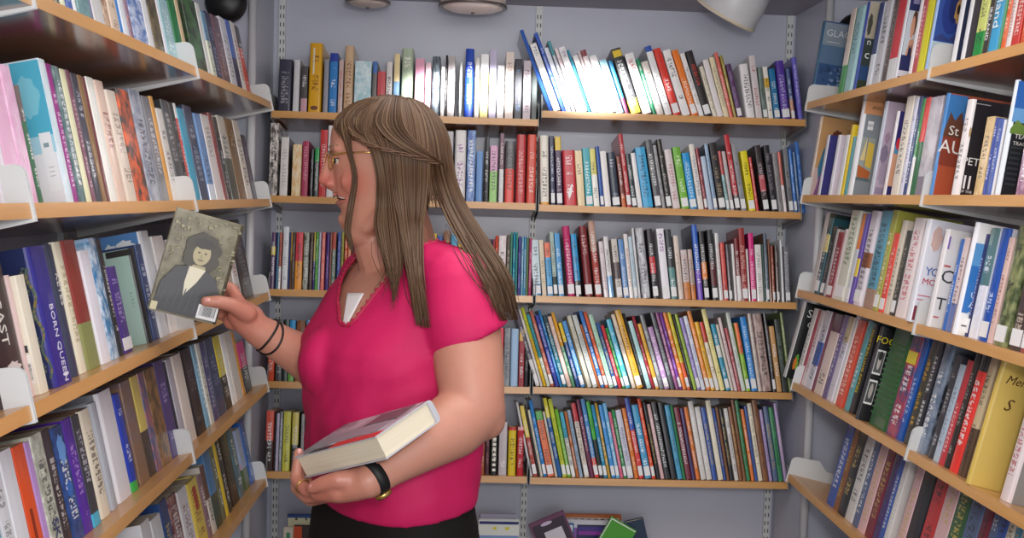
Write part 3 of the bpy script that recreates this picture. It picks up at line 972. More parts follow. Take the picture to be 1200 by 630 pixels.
def s_at(r, x, rec):
    lo, hi = (-3.2, 3.2)
    if abs(r.e.y) > .5: lo, hi = (.5, 3.1) if r.e.y > 0 else (-3.1, -.5)
    for _ in range(50):
        m = (lo+hi)/2
        if px(r.o+r.e*m+r.D*rec)[0] < x: lo = m
        else: hi = m
    return (lo+hi)/2
for b in BOOKS:
    r = ROWS[b.row]; back = b.row[0] == 'B'
    rec = (.012 if back else .028)-b.proud+random.uniform(0, .004)
    if b.row in ('R1', 'R2', 'R3', 'R4', 'R5', 'R6'): rec -= .012
    s0, s1 = s_at(r, b.x0, rec), s_at(r, b.x1, rec)
    sl = interp(LEAN[b.row], b.x0) if LEAN.get(b.row) else None
    al = 0 if sl is None else math.atan(sl)+.0305+.069*(b.x0-600)/F
    if b.row == 'B1L': al = 0
    b.al = al; b.s0 = s0; b.w = max((s1-s0)*math.cos(al)-.0004, .0025); b.rec = rec
    b.t = r.e*math.cos(al)+r.U*math.sin(al); b.u = r.U*math.cos(al)-r.e*math.sin(al)
    b.p = r.o+r.e*s0+r.D*rec+r.U*.0004
    if al < 0: b.p = b.p+r.U*(math.sin(-al)*b.w)
    lo, hi = .05, .34
    mid = b.p+b.t*(b.w/2)
    for _ in range(40):
        m = (lo+hi)/2
        if px(mid+b.u*m)[1] > b.yt: lo = m
        else: hi = m
    b.h = (lo+hi)/2
    if b.yt < 0: b.h = min(b.h, .245)
    b.d = min(b.h*random.uniform(.64, .70), (.166 if back else .205))
    b.area = max(b.x1-b.x0, 2)*max(20, px(b.p)[1]-max(b.yt, 0))*(.1 if b.hid else 1)
    if b.own or b.hero: b.area += 1e6
BOOKS.sort(key=lambda b: -b.area)
n = 0
for b in BOOKS:
    if not b.stuff:
        n += 1
        if n > 300: b.stuff = True
# ---- geometry of one book, in its own frame: x across the spine, y into the shelf, z up
def book_shell(b):
    w, d, h = b.w, b.d, b.h; t = min(.0022 if b.hard else .0006, w*.18); k = min(.35*w, .007 if b.hard else .0022)
    out = [(0, d), (0, k)]
    if w > .006:
        for a in (30, 60): q = math.radians(a); out.append((k-k*math.cos(q), k-k*math.sin(q)))
        out.append((k, 0)); out.append((w/2, -.0006)); out.append((w-k, 0))
        for a in (60, 30): q = math.radians(a); out.append((w-k+k*math.cos(q), k-k*math.sin(q)))
    else: out += [(k, 0), (w/2, -.0002), (w-k, 0)]
    out += [(w, k), (w, d)]
    inn = [(w-t, d), (w-t, k+t), (t, k+t), (t, d)]
    poly = out+inn; n = len(poly); no = len(out)
    vs = [(x, y, z) for z in (0, h) for x, y in poly]; fs = []; kind = []
    for i in range(n):
        j = (i+1) % n; fs.append((i, j, n+j, n+i))
        kind.append(0 if 0 < i < no-2 else 1 if i in (0, no-2) else 2)
    # top and bottom caps as strips between outer and inner outline
    for z in (0, n):
        spine_in = [no+1, no+2]; m = no//2
        strips = [(0, 1, no+2, no+3), (no-2, no-1, no, no+1)]
        for q in strips: fs.append(tuple(a+z for a in (q if z == 0 else q[::-1]))); kind.append(2)
        q = tuple(range(1, no-1))+(no+1, no+2); fs.append(tuple(a+z for a in (q if z == 0 else q[::-1]))); kind.append(2)
    return vs, fs, kind
BATTR = ('col', 'col2', 'col3', 'para', 'parb', 'parc')
def book_attrs(b, vs, fs, kind):
    c1, c2, c3, cc = lin(b.c1), lin(b.c2), lin(b.c3), lin(b.cov); sd = random.random(); rows = []; uvs = []
    cc2 = lin(b.c2) if b.mott else cc
    cell = min(100, max(18, b.h/(max(b.w, .006)*.42)))
    for f, kd in zip(fs, kind):
        if kd == 0: rows.append((c1, c2, c3, (b.title[0], b.title[1], sd, 1), (b.band[0], b.band[1], b.mott, 1), (cell/100, 0, 0, 1)))
        elif kd == 1: rows.append((cc, cc2, c3, (2, 2, sd, 1), (2, 2, b.mott, 1), (cell/100, 0, 0, 1)))
        else: rows.append((cc, cc, cc, (2, 2, sd, 1), (2, 2, 0, 1), (.5, 0, 0, 1)))
        for i in f:
            x, y, z = vs[i]
            uvs.append((x/b.w, z/b.h) if kd == 0 else (y/b.d, z/b.h))
    return rows, uvs
def apply_attrs(me, rows, uvs):
    for k, a in enumerate(BATTR):
        at = me.attributes.new(a, 'FLOAT_COLOR', 'FACE'); at.data.foreach_set('color', [c for r in rows for c in r[k]])
    u = me.uv_layers.new(name='uv'); u.data.foreach_set('uv', [c for p in uvs for c in p])
def page_box(b):
    t = min(.0022 if b.hard else .0006, b.w*.18); i = .003 if b.hard else .0003; k = min(.35*b.w, .007 if b.hard else .0022)
    m = MB(); m.box((t, k+t, i), (b.w-t, b.d-i-.0005, b.h-i)); return m
def label_box(b):
    m = MB(); z0 = b.h*.035; e = b.w*.08; m.box((e, -.0011, z0), (b.w-e, b.w*.1, z0+min(.028, b.h*.14))); return m
def text_mesh(s, size, font_shear=0):
    cu = bpy.data.curves.new('lettering', 'FONT'); cu.body = s; cu.size = size; cu.align_x = 'CENTER'; cu.align_y = 'CENTER'; cu.resolution_u = 2; cu.extrude = .0002; cu.shear = font_shear
    o = bpy.data.objects.new('lettering', cu); C.objects.link(o); dg = bpy.context.evaluated_depsgraph_get(); dg.update()
    me = bpy.data.meshes.new_from_object(o.evaluated_get(dg)); bpy.data.objects.remove(o); bpy.data.curves.remove(cu)
    return me
INK = {}
def ink(h):
    if h not in INK: INK[h] = plain('ink '+h, h, .4, coat=.3)
    return INK[h]
class Art:
    """printing on a cover or spine: a local frame (o, a, b, n) on the book"""
    def __init__(s, root, o, a, b, n, W_, H_): s.root, s.o, s.a, s.b, s.n, s.w, s.h = root, o, a, b, n, W_, H_; s.v = []; s.f = []; s.c = []; s.z = .0004; s.txt = []
    def poly(s, pts, col):
        k = len(s.v); m = len(pts)
        for e in (.0, 1.):
            for x, y in pts: s.v.append(s.o+s.a*(x*s.w)+s.b*(y*s.h)+s.n*(s.z*e-.0003*(1-e)))
        s.f.append(tuple(k+m+i for i in range(m))); s.c.append(lin(col))
        for i in range(m):
            j = (i+1) % m; s.f.append((k+i, k+j, k+m+j, k+m+i)); s.c.append(lin(col))
        s.z += .00008
    def rect(s, x0, x1, y0, y1, col): s.poly([(x0, y0), (x1, y0), (x1, y1), (x0, y1)], col)
    def ell(s, x, y, rx, ry, col, rough=0, n=22): s.poly([(x+rx*(1+rough*math.sin(5*q+3*x)+rough*.7*math.sin(9*q))*math.cos(q), y+ry*(1+rough*math.cos(7*q))*math.sin(q)) for q in [2*math.pi*i/n for i in range(n)]], col)
    def text(s, t, x, y, size, col, down=False, shear=0, name='lettering'):
        me = text_mesh(t, size, shear); me.materials.append(ink(col))
        a, b = (s.a, s.b) if not down else (-s.b, s.a)
        mt = Matrix((a, b, s.n)).transposed().to_4x4(); mt.translation = s.o+s.a*(x*s.w)+s.b*(y*s.h)+s.n*(s.z+.0002)
        me.transform(mt); o = link(bpy.data.objects.new(name, me), s.root)
    def done(s, name='cover_picture'):
        if not s.f: return
        o = mesh_obj(name, s.v, s.f, M['paint'], s.root)
        at = o.data.attributes.new('col', 'FLOAT_COLOR', 'FACE'); at.data.foreach_set('color', [c for q in s.c for c in q])
X_, Y_, Z_ = V(1, 0, 0), V(0, 1, 0), V(0, 0, 1)
def decorate(b, root):
    h = b.hero; left = b.row[0] == 'L'
    # cover that faces the lens; and the spine
    vis = {'glac': 34, 'nic': 13, 'portrait': 15, 'flower': 29, 'womanback': 34, 'ship': 23, 'lilac': 15, 'redmark': 10, 'desert': 23, 'pet': 23, 'hills': 23, 'darkmap': 8, 'yo': 22, 'ct': 17, 'uag': 17, 'pepper': 18, 'foo': 15, 'gold': 44,
           'tealcover': 33, 'barcodeback': 20, 'bornqueen': 24, 'greencover': 30, 'skycover': 50, 'landscape': 12}.get(h, 30)
    vw = min(b.d, vis*b.p.y/F)
    cv = Art(root, V(-.0001, vw, 0), -Y_, Z_, -X_, vw, b.h) if left else Art(root, V(b.w+.0001, .0015, 0), Y_, Z_, X_, vw-.0015, b.h)
    sp = Art(root, V(0, -.0007, 0), X_, Z_, -Y_, b.w, b.h)
    D = b.d
    if h == 'glac':
        cv.rect(.02, .98, .72, .985, '8c9aa8'); cv.rect(.02, .98, .5, .72, '5f7c9c')
        for i in range(40): cv.ell(.08+.84*random.random(), .05+.42*random.random(), .05, .02, random.choice(['2c4a76', '6c8ab0', '8fa8c6', '23406a']), .2, 9)
        cv.text('GLAC', .52, .86, .026, 'e4e8ec'); cv.rect(.16, .6, .755, .762, 'd4dae0')
    elif h == 'nic':
        cv.rect(0, 1, .6, 1, 'b8b09a'); cv.ell(.3, .75, .22, .12, '4a4a40', .1); cv.rect(0, 1, .02, .3, '2a4a7a'); cv.rect(0, 1, .02, .14, '33402a')
        cv.text('n', .5, .56, .022, 'f2f2f2'); cv.text('c', .5, .42, .028, 'f2f2f2')
    elif h == 'portrait':
        cv.rect(.06, .99, .28, .80, 'c8d0d8'); cv.ell(.66, .66, .22, .15, '5a3a28', .06); cv.ell(.58, .61, .17, .13, 'd49a7c'); cv.poly([(.36, .3), (.5, .46), (.75, .48), (.99, .4), (.99, .28), (.36, .28)], 'd49a7c'); cv.poly([(.5, .28), (.56, .42), (.66, .36), (.76, .42), (.82, .28)], '23264a'); cv.rect(.04, .99, .03, .1, 'd8d4dc')
        cv.rect(.3, .8, .88, .94, '8a84a8')
    elif h == 'flower':
        cv.rect(0, 1, 0, .34, 'b9cfd6'); cv.ell(.62, .70, .42, .26, '2b3f8c'); cv.ell(.7, .74, .24, .17, '22306c'); cv.ell(.88, .72, .16, .14, 'c89a5a', .15); cv.ell(.86, .74, .07, .06, '3a2c24'); cv.poly([(.0, .36), (.3, .44), (.62, .38), (.9, .46), (.99, .36)], '39467e')
        cv.text('W', .5, .2, .018, '5aa0b0')
    elif h == 'ireland': sp.text('IRELAND', .5, .42, min(b.w*.8, .018), 'f0f0ec', True)
    elif h == 'irelandblue': sp.text('reland', .5, .62, min(b.w*1.0, .034), 'f4f8fa', True)
    elif h == 'womanback':
        cv.rect(0, 1, .0, .36, 'ccb0ac'); cv.ell(.62, .75, .2, .1, '6a3428', .1); cv.ell(.5, .66, .2, .09, '6a3428', .1); cv.poly([(.12, .36), (.22, .6), (.5, .68), (.75, .5), (.7, .2), (.2, .2)], '3a7a9a'); cv.poly([(.1, 0), (.25, .3), (.5, .2), (.42, 0)], '8a5a8c')
    elif h == 'ship':
        cv.rect(.0, .99, .86, .995, 'd99a6a'); cv.rect(.3, .6, .7, .79, 'e4e4e4'); cv.text('ANS', .62, .93, .012, '5a3a2a'); cv.text('GEO', .45, .745, .009, '55585c')
        cv.rect(.12, .86, .17, .62, '9aa29c'); cv.poly([(.18, .38), (.4, .62), (.44, .38)], 'dcc890'); cv.poly([(.48, .33), (.5, .58), (.82, .56), (.84, .3)], 'd8b84a'); cv.poly([(.12, .33), (.84, .27), (.76, .17), (.2, .17)], 'b5622f'); cv.rect(.12, .86, .17, .2, '5a6a70'); cv.rect(.44, .455, .3, .63, '4a3a2a')
    elif h == 'lilac':
        cv.ell(.4, .62, .2, .06, 'a48a9c', .1); cv.ell(.35, .45, .3, .1, '8a7c94', .1); cv.ell(.5, .25, .35, .12, 'a898ac', .1); cv.rect(.1, .8, .03, .1, '9a8ca4')
    elif h == 'redmark':
        cv.rect(.0, 1, .12, .58, 'cf9a7c'); cv.rect(.1, .7, .5, .6, '4a8ab4'); cv.ell(.5, .62, .3, .07, 'cc2c3c')
    elif h == 'desert':
        cv.rect(0, 1, .66, .99, '3f7fc0'); cv.poly([(0, .62), (.2, .82), (.5, .74), (.8, .84), (1, .7), (1, .55), (0, .55)], '6a4030'); cv.rect(0, 1, .3, .58, '8f3f2c'); cv.text('St', .52, .64, .026, 'f2eee6'); cv.text('AU', .55, .48, .036, 'f4f0ea')
    elif h == 'pet':
        cv.text('PET', .42, .36, .020, 'f0ecea'); cv.text('II', .4, .14, .036, 'f4f0f0'); cv.ell(.1, .66, .06, .05, 'b89a70', .1); cv.rect(.1, .95, .955, .962, 'b8b8b8'); cv.text('OF THE', .42, .05, .007, 'e8e4e0')
    elif h == 'hills':
        cv.rect(0, 1, .64, .99, '2a68b8'); cv.rect(0, 1, .64, .76, '6aa4d8'); cv.poly([(0, .58), (.3, .66), (.7, .62), (1, .68), (1, .54), (0, .54)], '6a8a34'); cv.text('TEA', .6, .52, .011, 'e8e4dc'); cv.text('TRAC', .62, .46, .009, 'd8d4cc')
        for i in range(8): cv.rect(.24, .8, .1+.045*i, .12+.045*i, '33373b')
    elif h == 'darkmap':
        cv.rect(0, 1, .78, .99, '55503c'); cv.ell(.5, .72, .4, .1, '8a4a34', .15); cv.rect(0, 1, .48, .62, '9a9460'); cv.ell(.4, .3, .3, .2, '24505c', .15)
    elif h == 'yo':
        cv.text('Y', .42, .5, .024, '3a62b0'); cv.text('O', .8, .5, .022, '3a62b0'); cv.text('M', .36, .40, .018, 'c03a48'); cv.text('O', .76, .40, .018, 'c03a48'); cv.rect(.1, .8, .26, .27, 'c86a70'); cv.rect(.1, .8, .22, .23, 'c86a70'); cv.rect(.04, .9, .02, .16, '8a3a48'); cv.ell(.5, .82, .3, .12, 'd8b8b0', .1)
    elif h == 'ct':
        cv.text('C', .5, .52, .036, '3a3a3c'); cv.text('T', .45, .24, .034, '3a3a3c'); cv.rect(.1, .6, .62, .64, 'c86460'); cv.rect(.1, .5, .1, .115, 'c86460'); cv.rect(.06, .2, .8, .93, '8a6ab8')
    elif h == 'uag':
        cv.rect(.1, .95, .2, .82, '2a72bc'); cv.rect(.1, .95, .62, .82, '5a98d0')
        for i, c in enumerate('UAG'): cv.text(c, .72, .36-.085*i, .015, 'dfe8f0')
        cv.rect(.3, .8, .08, .095, '6a6a70')
    elif h == 'pepper':
        cv.ell(.42, .26, .12, .07, '5a9a34', .12); cv.ell(.34, .2, .11, .08, 'd8742c', .08); cv.ell(.5, .18, .08, .06, '8ab83c', .1); cv.text('Se', .62, .86, .032, 'e8e8e6'); cv.text('C', .66, .72, .024, 'e0e0de')
    elif h == 'footballing': sp.text('FOOTBALLING FIFTIES', .5, .58, min(b.w*.7, .0155), 'e8d42c', True)
    elif h == 'foo':
        cv.text('FOO', .55, .86, .022, 'ecd428'); cv.rect(.08, .8, .5, .76, 'e8e6e2'); cv.rect(.12, .76, .52, .74, '5a5a5c'); cv.ell(.45, .64, .14, .09, 'c0b8b0'); cv.ell(.45, .7, .16, .05, '2c2a2a'); cv.rect(.08, .8, .18, .44, 'e8e6e2'); cv.rect(.12, .76, .2, .42, '4a4a4c'); cv.ell(.42, .32, .16, .08, 'b0a8a0')
    elif h == 'ribs':
        m = MB()
        for i in range(14):
            z = b.h*(.12+.055*i); m.box((.002, -.0022, z), (b.w-.002, .002, z+.004))
        m.obj('spine_ribs', plain('dark green cloth', '3c6a40', .6), root)
    elif h == 'soccer': sp.rect(.06, .94, .72, .84, 'e4d038')
    elif h == 'gold':
        cv.text('Memo', .62, .8, .022, '5a3a22', shear=.35); cv.text('S', .42, .62, .03, '5a3a22', shear=.35)
    elif h == 'mustard':
        sp.rect(.3, .42, .55, .93, 'ded6c4')
        sp.ell(.5, .07, .3, .03, '6a3a14')
    elif h == 'yellowtip': sp.rect(.06, .94, .87, .97, 'e8c838')
    elif h == 'leaf':
        sp.poly([(.4, .1), (.62, .22), (.7, .4), (.56, .36), (.3, .2)], 'f4ecec')
    elif h == 'stepped':
        for i in range(11): sp.rect(.3, .72, .06+i*.078, .1+i*.078, 'ece6d6')
    elif h == 'tealcover':
        cv.rect(.0, 1, .48, .99, '4fb0cc'); cv.rect(0, 1, .36, .48, 'a8d4e4'); cv.rect(.0, .98, .02, .36, 'e6e8ec'); cv.ell(.4, .75, .4, .14, '7cc6d8', .1); cv.rect(.5, .9, .1, .5, 'eceef0'); cv.rect(.60, .78, .40, .43, '8aa0a8'); cv.rect(.62, .80, .26, .265, 'aab0b4'); cv.rect(.62, .80, .23, .235, 'aab0b4'); cv.rect(.62, .8, .2, .205, 'aab0b4')
    elif h == 'outcast': sp.text('OUTCAST', .5, .66, .027, 'd8d4ca', True); sp.ell(.62, .22, .22, .035, 'd8c8c4', .2)
    elif h == 'barcodeback':
        cv.rect(.3, .86, .1, .34, 'ece8e0')
        for i in range(12): cv.rect(.36, .80, .13+.012*i, .13+.012*i+random.choice((.003, .006)), '2a2a2c')
        cv.rect(.34, .82, .36, .42, '26262a')
    elif h == 'bornqueen':
        sp.text('BORN QUEEN', .55, .30, .0175, 'dcd8ec', True); sp.ell(.6, .07, .16, .014, 'e0dce8')
        for i in range(46):
            q = i/46; cv.ell(.78+.12*math.sin(q*19), .08+.78*q, .05, .018, random.choice(['7a7a5a', '56685e', '8a7a4a']), .3, 9)
        for i in range(30): cv.ell(.5+.12*math.sin(i*.9), .1+.026*i, .04, .016, random.choice(['6a7260', '4a5c5c']), .3, 9)
    elif h == 'keyes': sp.text('KEYES', .5, .66, .018, 'd8d4d0', True)
    elif h == 'greencover':
        cv.rect(.0, .99, .93, .995, '33302e')
        for i in range(5): cv.rect(.62, .62+.05+.03*(i % 3), .40+.035*i, .408+.035*i, '7a948c')
    elif h == 'skycover':
        cv.ell(.25, .82, .2, .1, 'dfe8f0', .15); cv.ell(.6, .88, .22, .06, 'e8eef4', .15); cv.ell(.55, .72, .18, .1, 'c9bc7c', .12); cv.ell(.42, .68, .12, .07, 'b8ac68', .12)
    elif h == 'orangespine': sp.text('EARS', .5, .62, min(b.w*.55, .02), '4a1c14', True) if 0 else sp.rect(.3, .5, .2, .5, '8a3018')
    elif h == 'skin': sp.text('SKIN', .52, .16, min(b.w*.8, .026), '2c3a6a', True)
    elif h == 'blueglow': sp.ell(.5, .8, .3, .12, '6a9cdc', .15); sp.ell(.5, .45, .2, .08, '3a6ab4', .15)
    elif h == 'lemon': sp.text('COINS', .5, .7, min(b.w*.7, .022), '8a2a22', True) if 0 else sp.rect(.36, .64, .55, .9, 'a8402c')
    elif h == 'landscape':
        cv.rect(0, 1, .0, .34, '54683e'); cv.rect(0, 1, .34, .44, 'c0a0b8'); cv.ell(.5, .2, .3, .1, '8a8a6a', .2)
    cv.done(); sp.done('spine_picture')
PH = {'B': 'back shelf', 'L': 'left wall shelf', 'R': 'right wall shelf'}
order = {}
for b in sorted(BOOKS, key=lambda b: (b.row, b.x0)): order.setdefault(b.row, []).append(b)
def rowphrase(k):
    s = ordn[int(k[1])-1]+' '+PH[k[0]]
    return s+(', left bay' if k.endswith('L') else ', right bay' if k[0] == 'B' else '')
NTH = ['first', 'second', 'third', 'fourth', 'fifth', 'sixth', 'seventh', 'eighth', 'ninth', 'tenth', 'eleventh', 'twelfth', 'thirteenth', 'fourteenth', 'fifteenth', 'sixteenth', 'seventeenth', 'eighteenth', 'nineteenth', 'twentieth'] + ['later']*60
for k, bs in order.items():
    cnt = {}
    for b in bs: b.cn = cname(b.c1); cnt.setdefault(b.cn, []).append(b)
    for b in bs:
        if b.own: b.label = b.own; continue
        g = cnt[b.cn]; th = 'thick ' if b.w > .028 else 'thin ' if b.w < .009 else ''
        kind = 'hardback' if b.hard else 'paperback' if b.w > .007 else 'book'
        if len(g) == 1: b.label = '%s%s %s, the only one of that colour on %s' % (th, b.cn, kind, rowphrase(k))
        else: b.label = '%s%s %s, %s of that colour from the left on %s' % (th, b.cn, kind, NTH[g.index(b)], rowphrase(k))
for b in BOOKS:
    while len(b.label.replace(',', '').split()) > 16 and b.label.split()[0] in ('thick', 'thin'): b.label = b.label.split(' ', 1)[1]
SV, SF, SR, SU, SM = [], [], [], [], []
for b in BOOKS:
    mat = Matrix((b.t, ROWS[b.row].D, b.u)).transposed().to_4x4(); mat.translation = b.p
    vs, fs, kind = book_shell(b); rows, uvs = book_attrs(b, vs, fs, kind)
    if b.stuff:
        n = len(SV); SV += [mat @ V(*v) for v in vs]; SF += [tuple(n+i for i in f) for f in fs]; SR += rows; SU += uvs; SM += [0]*len(fs)
        for m, mi in ((page_box(b), 1), (label_box(b) if b.lab else None, 2)):
            if m is None: continue
            n = len(SV); SV += [mat @ V(*v) for v in m.v]; SF += [tuple(n+i for i in f) for f in m.f]; SM += [mi]*len(m.f)
            z = (0, 0, 0, 1); SR += [(z,)*6]*len(m.f); SU += [(0, 0)]*sum(len(f) for f in m.f)
        continue
    root = empty('hardback_book' if b.hard else 'paperback_book', mat)
    tag(root, b.label, 'book', 'books on the '+rowphrase(b.row).replace(', ', ' '))
    o = mesh_obj('cover', vs, fs, M['book'], root); apply_attrs(o.data, rows, uvs)
    page_box(b).obj('pages', M['paper'], root)
    if b.lab: label_box(b).obj('spine_label', M['label'], root)
    if b.hero: decorate(b, root)
o = mesh_obj('small_books', SV, SF, None, mats=[M['book'], M['paper'], M['label']], idx=SM)
apply_attrs(o.data, SR, SU); o['kind'] = 'stuff'
tag(o, 'rows of slim paperbacks and small spines filling the farther shelves', 'books')
# ---------------------------------------------------------------- the woman
PHI = math.radians(33)
FW = V(-math.cos(PHI), -math.sin(PHI), 0); LF = V(math.sin(PHI), -math.cos(PHI), 0)    # where she faces; her left
woman = empty('person', V(-.155, 1.87, 0))
tag(woman, 'smiling woman with long brown hair in a bright pink top, taking down a book', 'person')
def rel(o):
    o.parent = woman; o.matrix_parent_inverse = woman.matrix_world.inverted(); return o
MI = Matrix.Translation(V(.155, -1.87, 0))
def skin_mat():
    k = NT('skin'); g = k.n('ShaderNodeNewGeometry').outputs['Position']
    f = k.math('MULTIPLY', k.noise(g, 60, 4, .6), k.math('ADD', k.noise(g, 14, 3), .5)); c = k.attr('col').outputs['Color']
    mul = k.n('ShaderNodeMix', data_type='RGBA', blend_type='MULTIPLY'); mul.inputs[0].default_value = .5
    k.l(c, mul.inputs[6]); k.l(k.mix(f, (.80, .72, .70, 1), (1, 1, 1, 1)), mul.inputs[7])
    k.l(mul.outputs[2], k.p.inputs['Base Color']); k.p.inputs['Roughness'].default_value = .46
    k.p.inputs['Subsurface Weight'].default_value = .12; k.p.inputs['Subsurface Radius'].default_value = (.012, .005, .003); k.p.inputs['Subsurface Scale'].default_value = .6
    k.bump(k.noise(g, 500, 2), .0003, .3); return k.m
def cloth(name, h, h2, sc, rough, bd, fold):
    k = NT(name); g = k.n('ShaderNodeNewGeometry').outputs['Position']
    k.l(k.mix(k.noise(g, 9, 2), lin(h), lin(h2)), k.p.inputs['Base Color']); k.p.inputs['Roughness'].default_value = rough; k.p.inputs['Specular IOR Level'].default_value = .25
    mp = k.n('ShaderNodeMapping'); mp.inputs['Scale'].default_value = (1, 1, .55); k.l(g, mp.inputs[0])
    a = k.math('MULTIPLY', k.noise(mp.outputs[0], fold, 2), 1.); b = k.math('MULTIPLY', k.noise(g, sc, 2), .018)
    k.bump(k.math('ADD', a, b), bd, .7); return k.m
M['skin'] = skin_mat(); M['pink'] = cloth('pink jersey', 'c21f59', 'b81a52', 900, .62, .012, 9)
M['trim'] = plain('crimson braid', 'a81440', .55); M['cami'] = plain('white camisole', 'e4e0e0', .7)
M['trous'] = cloth('black corduroy', '15120f', '0f0d0c', 600, .8, .004, 10)
def remeshed(name, mb, vox, smooth_it, fac=.5, pre=None):
    me = bpy.data.meshes.new(name); me.from_pydata([tuple(v) for v in mb.v], [], mb.f); me.update()
    o = bpy.data.objects.new(name, me); C.objects.link(o)
    m = o.modifiers.new('r', 'REMESH'); m.mode = 'VOXEL'; m.voxel_size = vox
    m = o.modifiers.new('s', 'SMOOTH'); m.factor = fac; m.iterations = smooth_it
    dg = bpy.context.evaluated_depsgraph_get(); dg.update()
    me2 = bpy.data.meshes.new_from_object(o.evaluated_get(dg)); bpy.data.objects.remove(o); me2.name = name
    me2.polygons.foreach_set('use_smooth', [True]*len(me2.polygons)); return me2
# torso cross-sections read off the outline: picture row, front edge, back edge, half width across, depth in the room
TOR = [(578, 366, 556, .188, 1.845), (566, 363, 558, .19, 1.845), (545, 360, 559, .186, 1.845), (510, 359, 562, .182, 1.845), (475, 358, 567, .182, 1.85),
       (445, 355, 573, .185, 1.85), (422, 351, 577, .19, 1.855), (400, 355, 580, .19, 1.86), (370, 371, 580, .186, 1.865), (340, 388, 576, .178, 1.87), (320, 402, 568, .165, 1.875), (304, 418, 552, .14, 1.88), (292, 430, 530, .105, 1.885), (280, 438, 512, .072, 1.885)]
def ring(k, n=48, off=0, grow=1):
    y, xl, xr, b, Y = TOR[k]; p, q = W(xl, y, Y), W(xr, y, Y); c = (p+q)/2; he = (q.x-p.x)/2
    a = math.sqrt(max((he*he-(b*math.sin(PHI))**2), .0016))/math.cos(PHI); a = min(a, .19)
    pts = []
    for i in range(n):
        t = 2*math.pi*i/n; ct, st = math.cos(t), math.sin(t); e = .86
        pts.append(c+FW*((a*grow+off)*math.copysign(abs(ct)**e, ct))+LF*((b*grow+off)*math.copysign(abs(st)**e, st)))
    if k < 2: pts = [p-V(0, 0, (.016-.008*k)*(p-c).dot(FW)/.15) for p in pts]
    return pts, c, a, b
def loft(mb, rings):
    n = len(rings[0]); b0 = len(mb.v)
    for r in rings: mb.v += r
    for i in range(len(rings)-1):
        for k in range(n):
            k2 = (k+1) % n; mb.f.append([b0+i*n+k, b0+i*n+k2, b0+(i+1)*n+k2, b0+(i+1)*n+k]); mb.i.append(0)
    mb.f.append([b0+k for k in range(n)][::-1]); mb.i.append(0)
    mb.f.append([b0+(len(rings)-1)*n+k for k in range(n)]); mb.i.append(0)
# joints
SL, EL, WL = W(537, 328, 1.745), W(556, 478, 1.66), W(432, 563, 1.545)
SRt, ERt, WRt = W(434, 325, 1.985), W(404, 446, 1.945), W(303, 387, 1.855)
blouse = MB(); loft(blouse, [ring(k)[0] for k in range(len(TOR))])
bust = W(388, 424, 1.80); blouse.ball(bust, .058, .066, .066); blouse.ball(W(392, 422, 1.90), .055, .06, .065)
def lerp(a, b, t): return a+(b-a)*t
sh = lerp(SL, EL, .41)
blouse.cap(lerp(W(478, 306, 1.84), SL, .25), SL+V(-.006, 0, -.004), .05, .062); blouse.tube([SL+V(0, 0, .05), SL+V(0, 0, .03), SL, lerp(SL, sh, .5), lerp(SL, sh, .88), lerp(SL, sh, .95)+V(.003, 0, -.004), lerp(SL, sh, .95)+V(.010, 0, -.018)], [.03, .052, .066, .069, .071, .071, .072], 24)
blouse.tube([SRt+V(0, 0, .05), SRt+V(0, 0, .03), SRt, lerp(SRt, ERt, .5)], [.03, .05, .06, .062], 24); blouse.cap(lerp(W(460, 306, 1.90), SRt, .25), SRt, .05, .058)
me = remeshed('blouse', blouse, .005, 9)
for v in me.vertices:     # soft folds: across the waist, and from the bust towards the armpit
    p = v.co; q = p-V(-.155, 1.87, 1.1); l = q.dot(LF); f = q.dot(FW)
    a = noise.noise(V(l*5, f*5, p.z*16))*.5+noise.noise(V((l+p.z)*11, f*5, (p.z-l)*24+3))*.5
    k = 1-min(1, max(0, (p.z-1.13)/.1))*.55
    d = V(q.x, q.y, 0).normalized() if q.xy.length > .04 else V(0, 0, 0)
    v.co = p+d*(a*.0095*k)
BV = BVHTree.FromPolygons([v.co for v in me.vertices], [tuple(p.vertices) for p in me.polygons])
# neckline: cut out what lies inside the V as seen from in front of her
NB = W(404, 381, 1.70); NB2, _, _, ok = BV.ray_cast(EYE, ray(404, 381).normalized()); NB = NB2 or NB
cn = W(470, 284, 1.885)
zv, zt = NB.z, W(470, 292, 1.885).z
def vwidth(z):
    t = (z-zv)/(zt-zv)
    return -1 if t < 0 else .012+.098*min(t, 1.25)**.85
def cutmesh(me, inside):
    bm = bmesh.new(); bm.from_mesh(me)
    bmesh.ops.delete(bm, geom=[f for f in bm.faces if inside(f.calc_center_median())], context='FACES')
    bm.to_mesh(me); bm.free()
vc = (NB-cn).dot(LF)       # lateral place of the V's foot
def in_v(p):
    d = p-cn; l = d.dot(LF); f = d.dot(FW); z = p.z
    if z > zt+.012 and d.xy.length < .085: return True
    t = min(max((z-zv)/(zt-zv), 0), 1); mid = vc*(1-t)*1.0
    return f > .0-.03*(t > .8) and abs(l-mid) < vwidth(z)
down = (EL-SL).normalized()
def beyond_sleeve(p): return False
cutmesh(me, lambda p: in_v(p))
me.transform(MI); bl = bpy.data.objects.new('blouse', me); link(bl, woman); me.materials.append(M['pink'])
so = bl.modifiers.new('cloth thickness', 'SOLIDIFY'); so.thickness = .0025; so.offset = -1
# neckline braid
def surf(x, y, off=.003, tree=None):
    d = ray(x, y).normalized(); h = (tree or BV).ray_cast(EYE, d)
    return (h[0]-d*off) if h[0] else None
def child(mb, name, mat, smooth=True, mats=None):
    mb.v = [MI @ V(*v) for v in mb.v]; return mb.obj(name, mat, woman, smooth, mats)
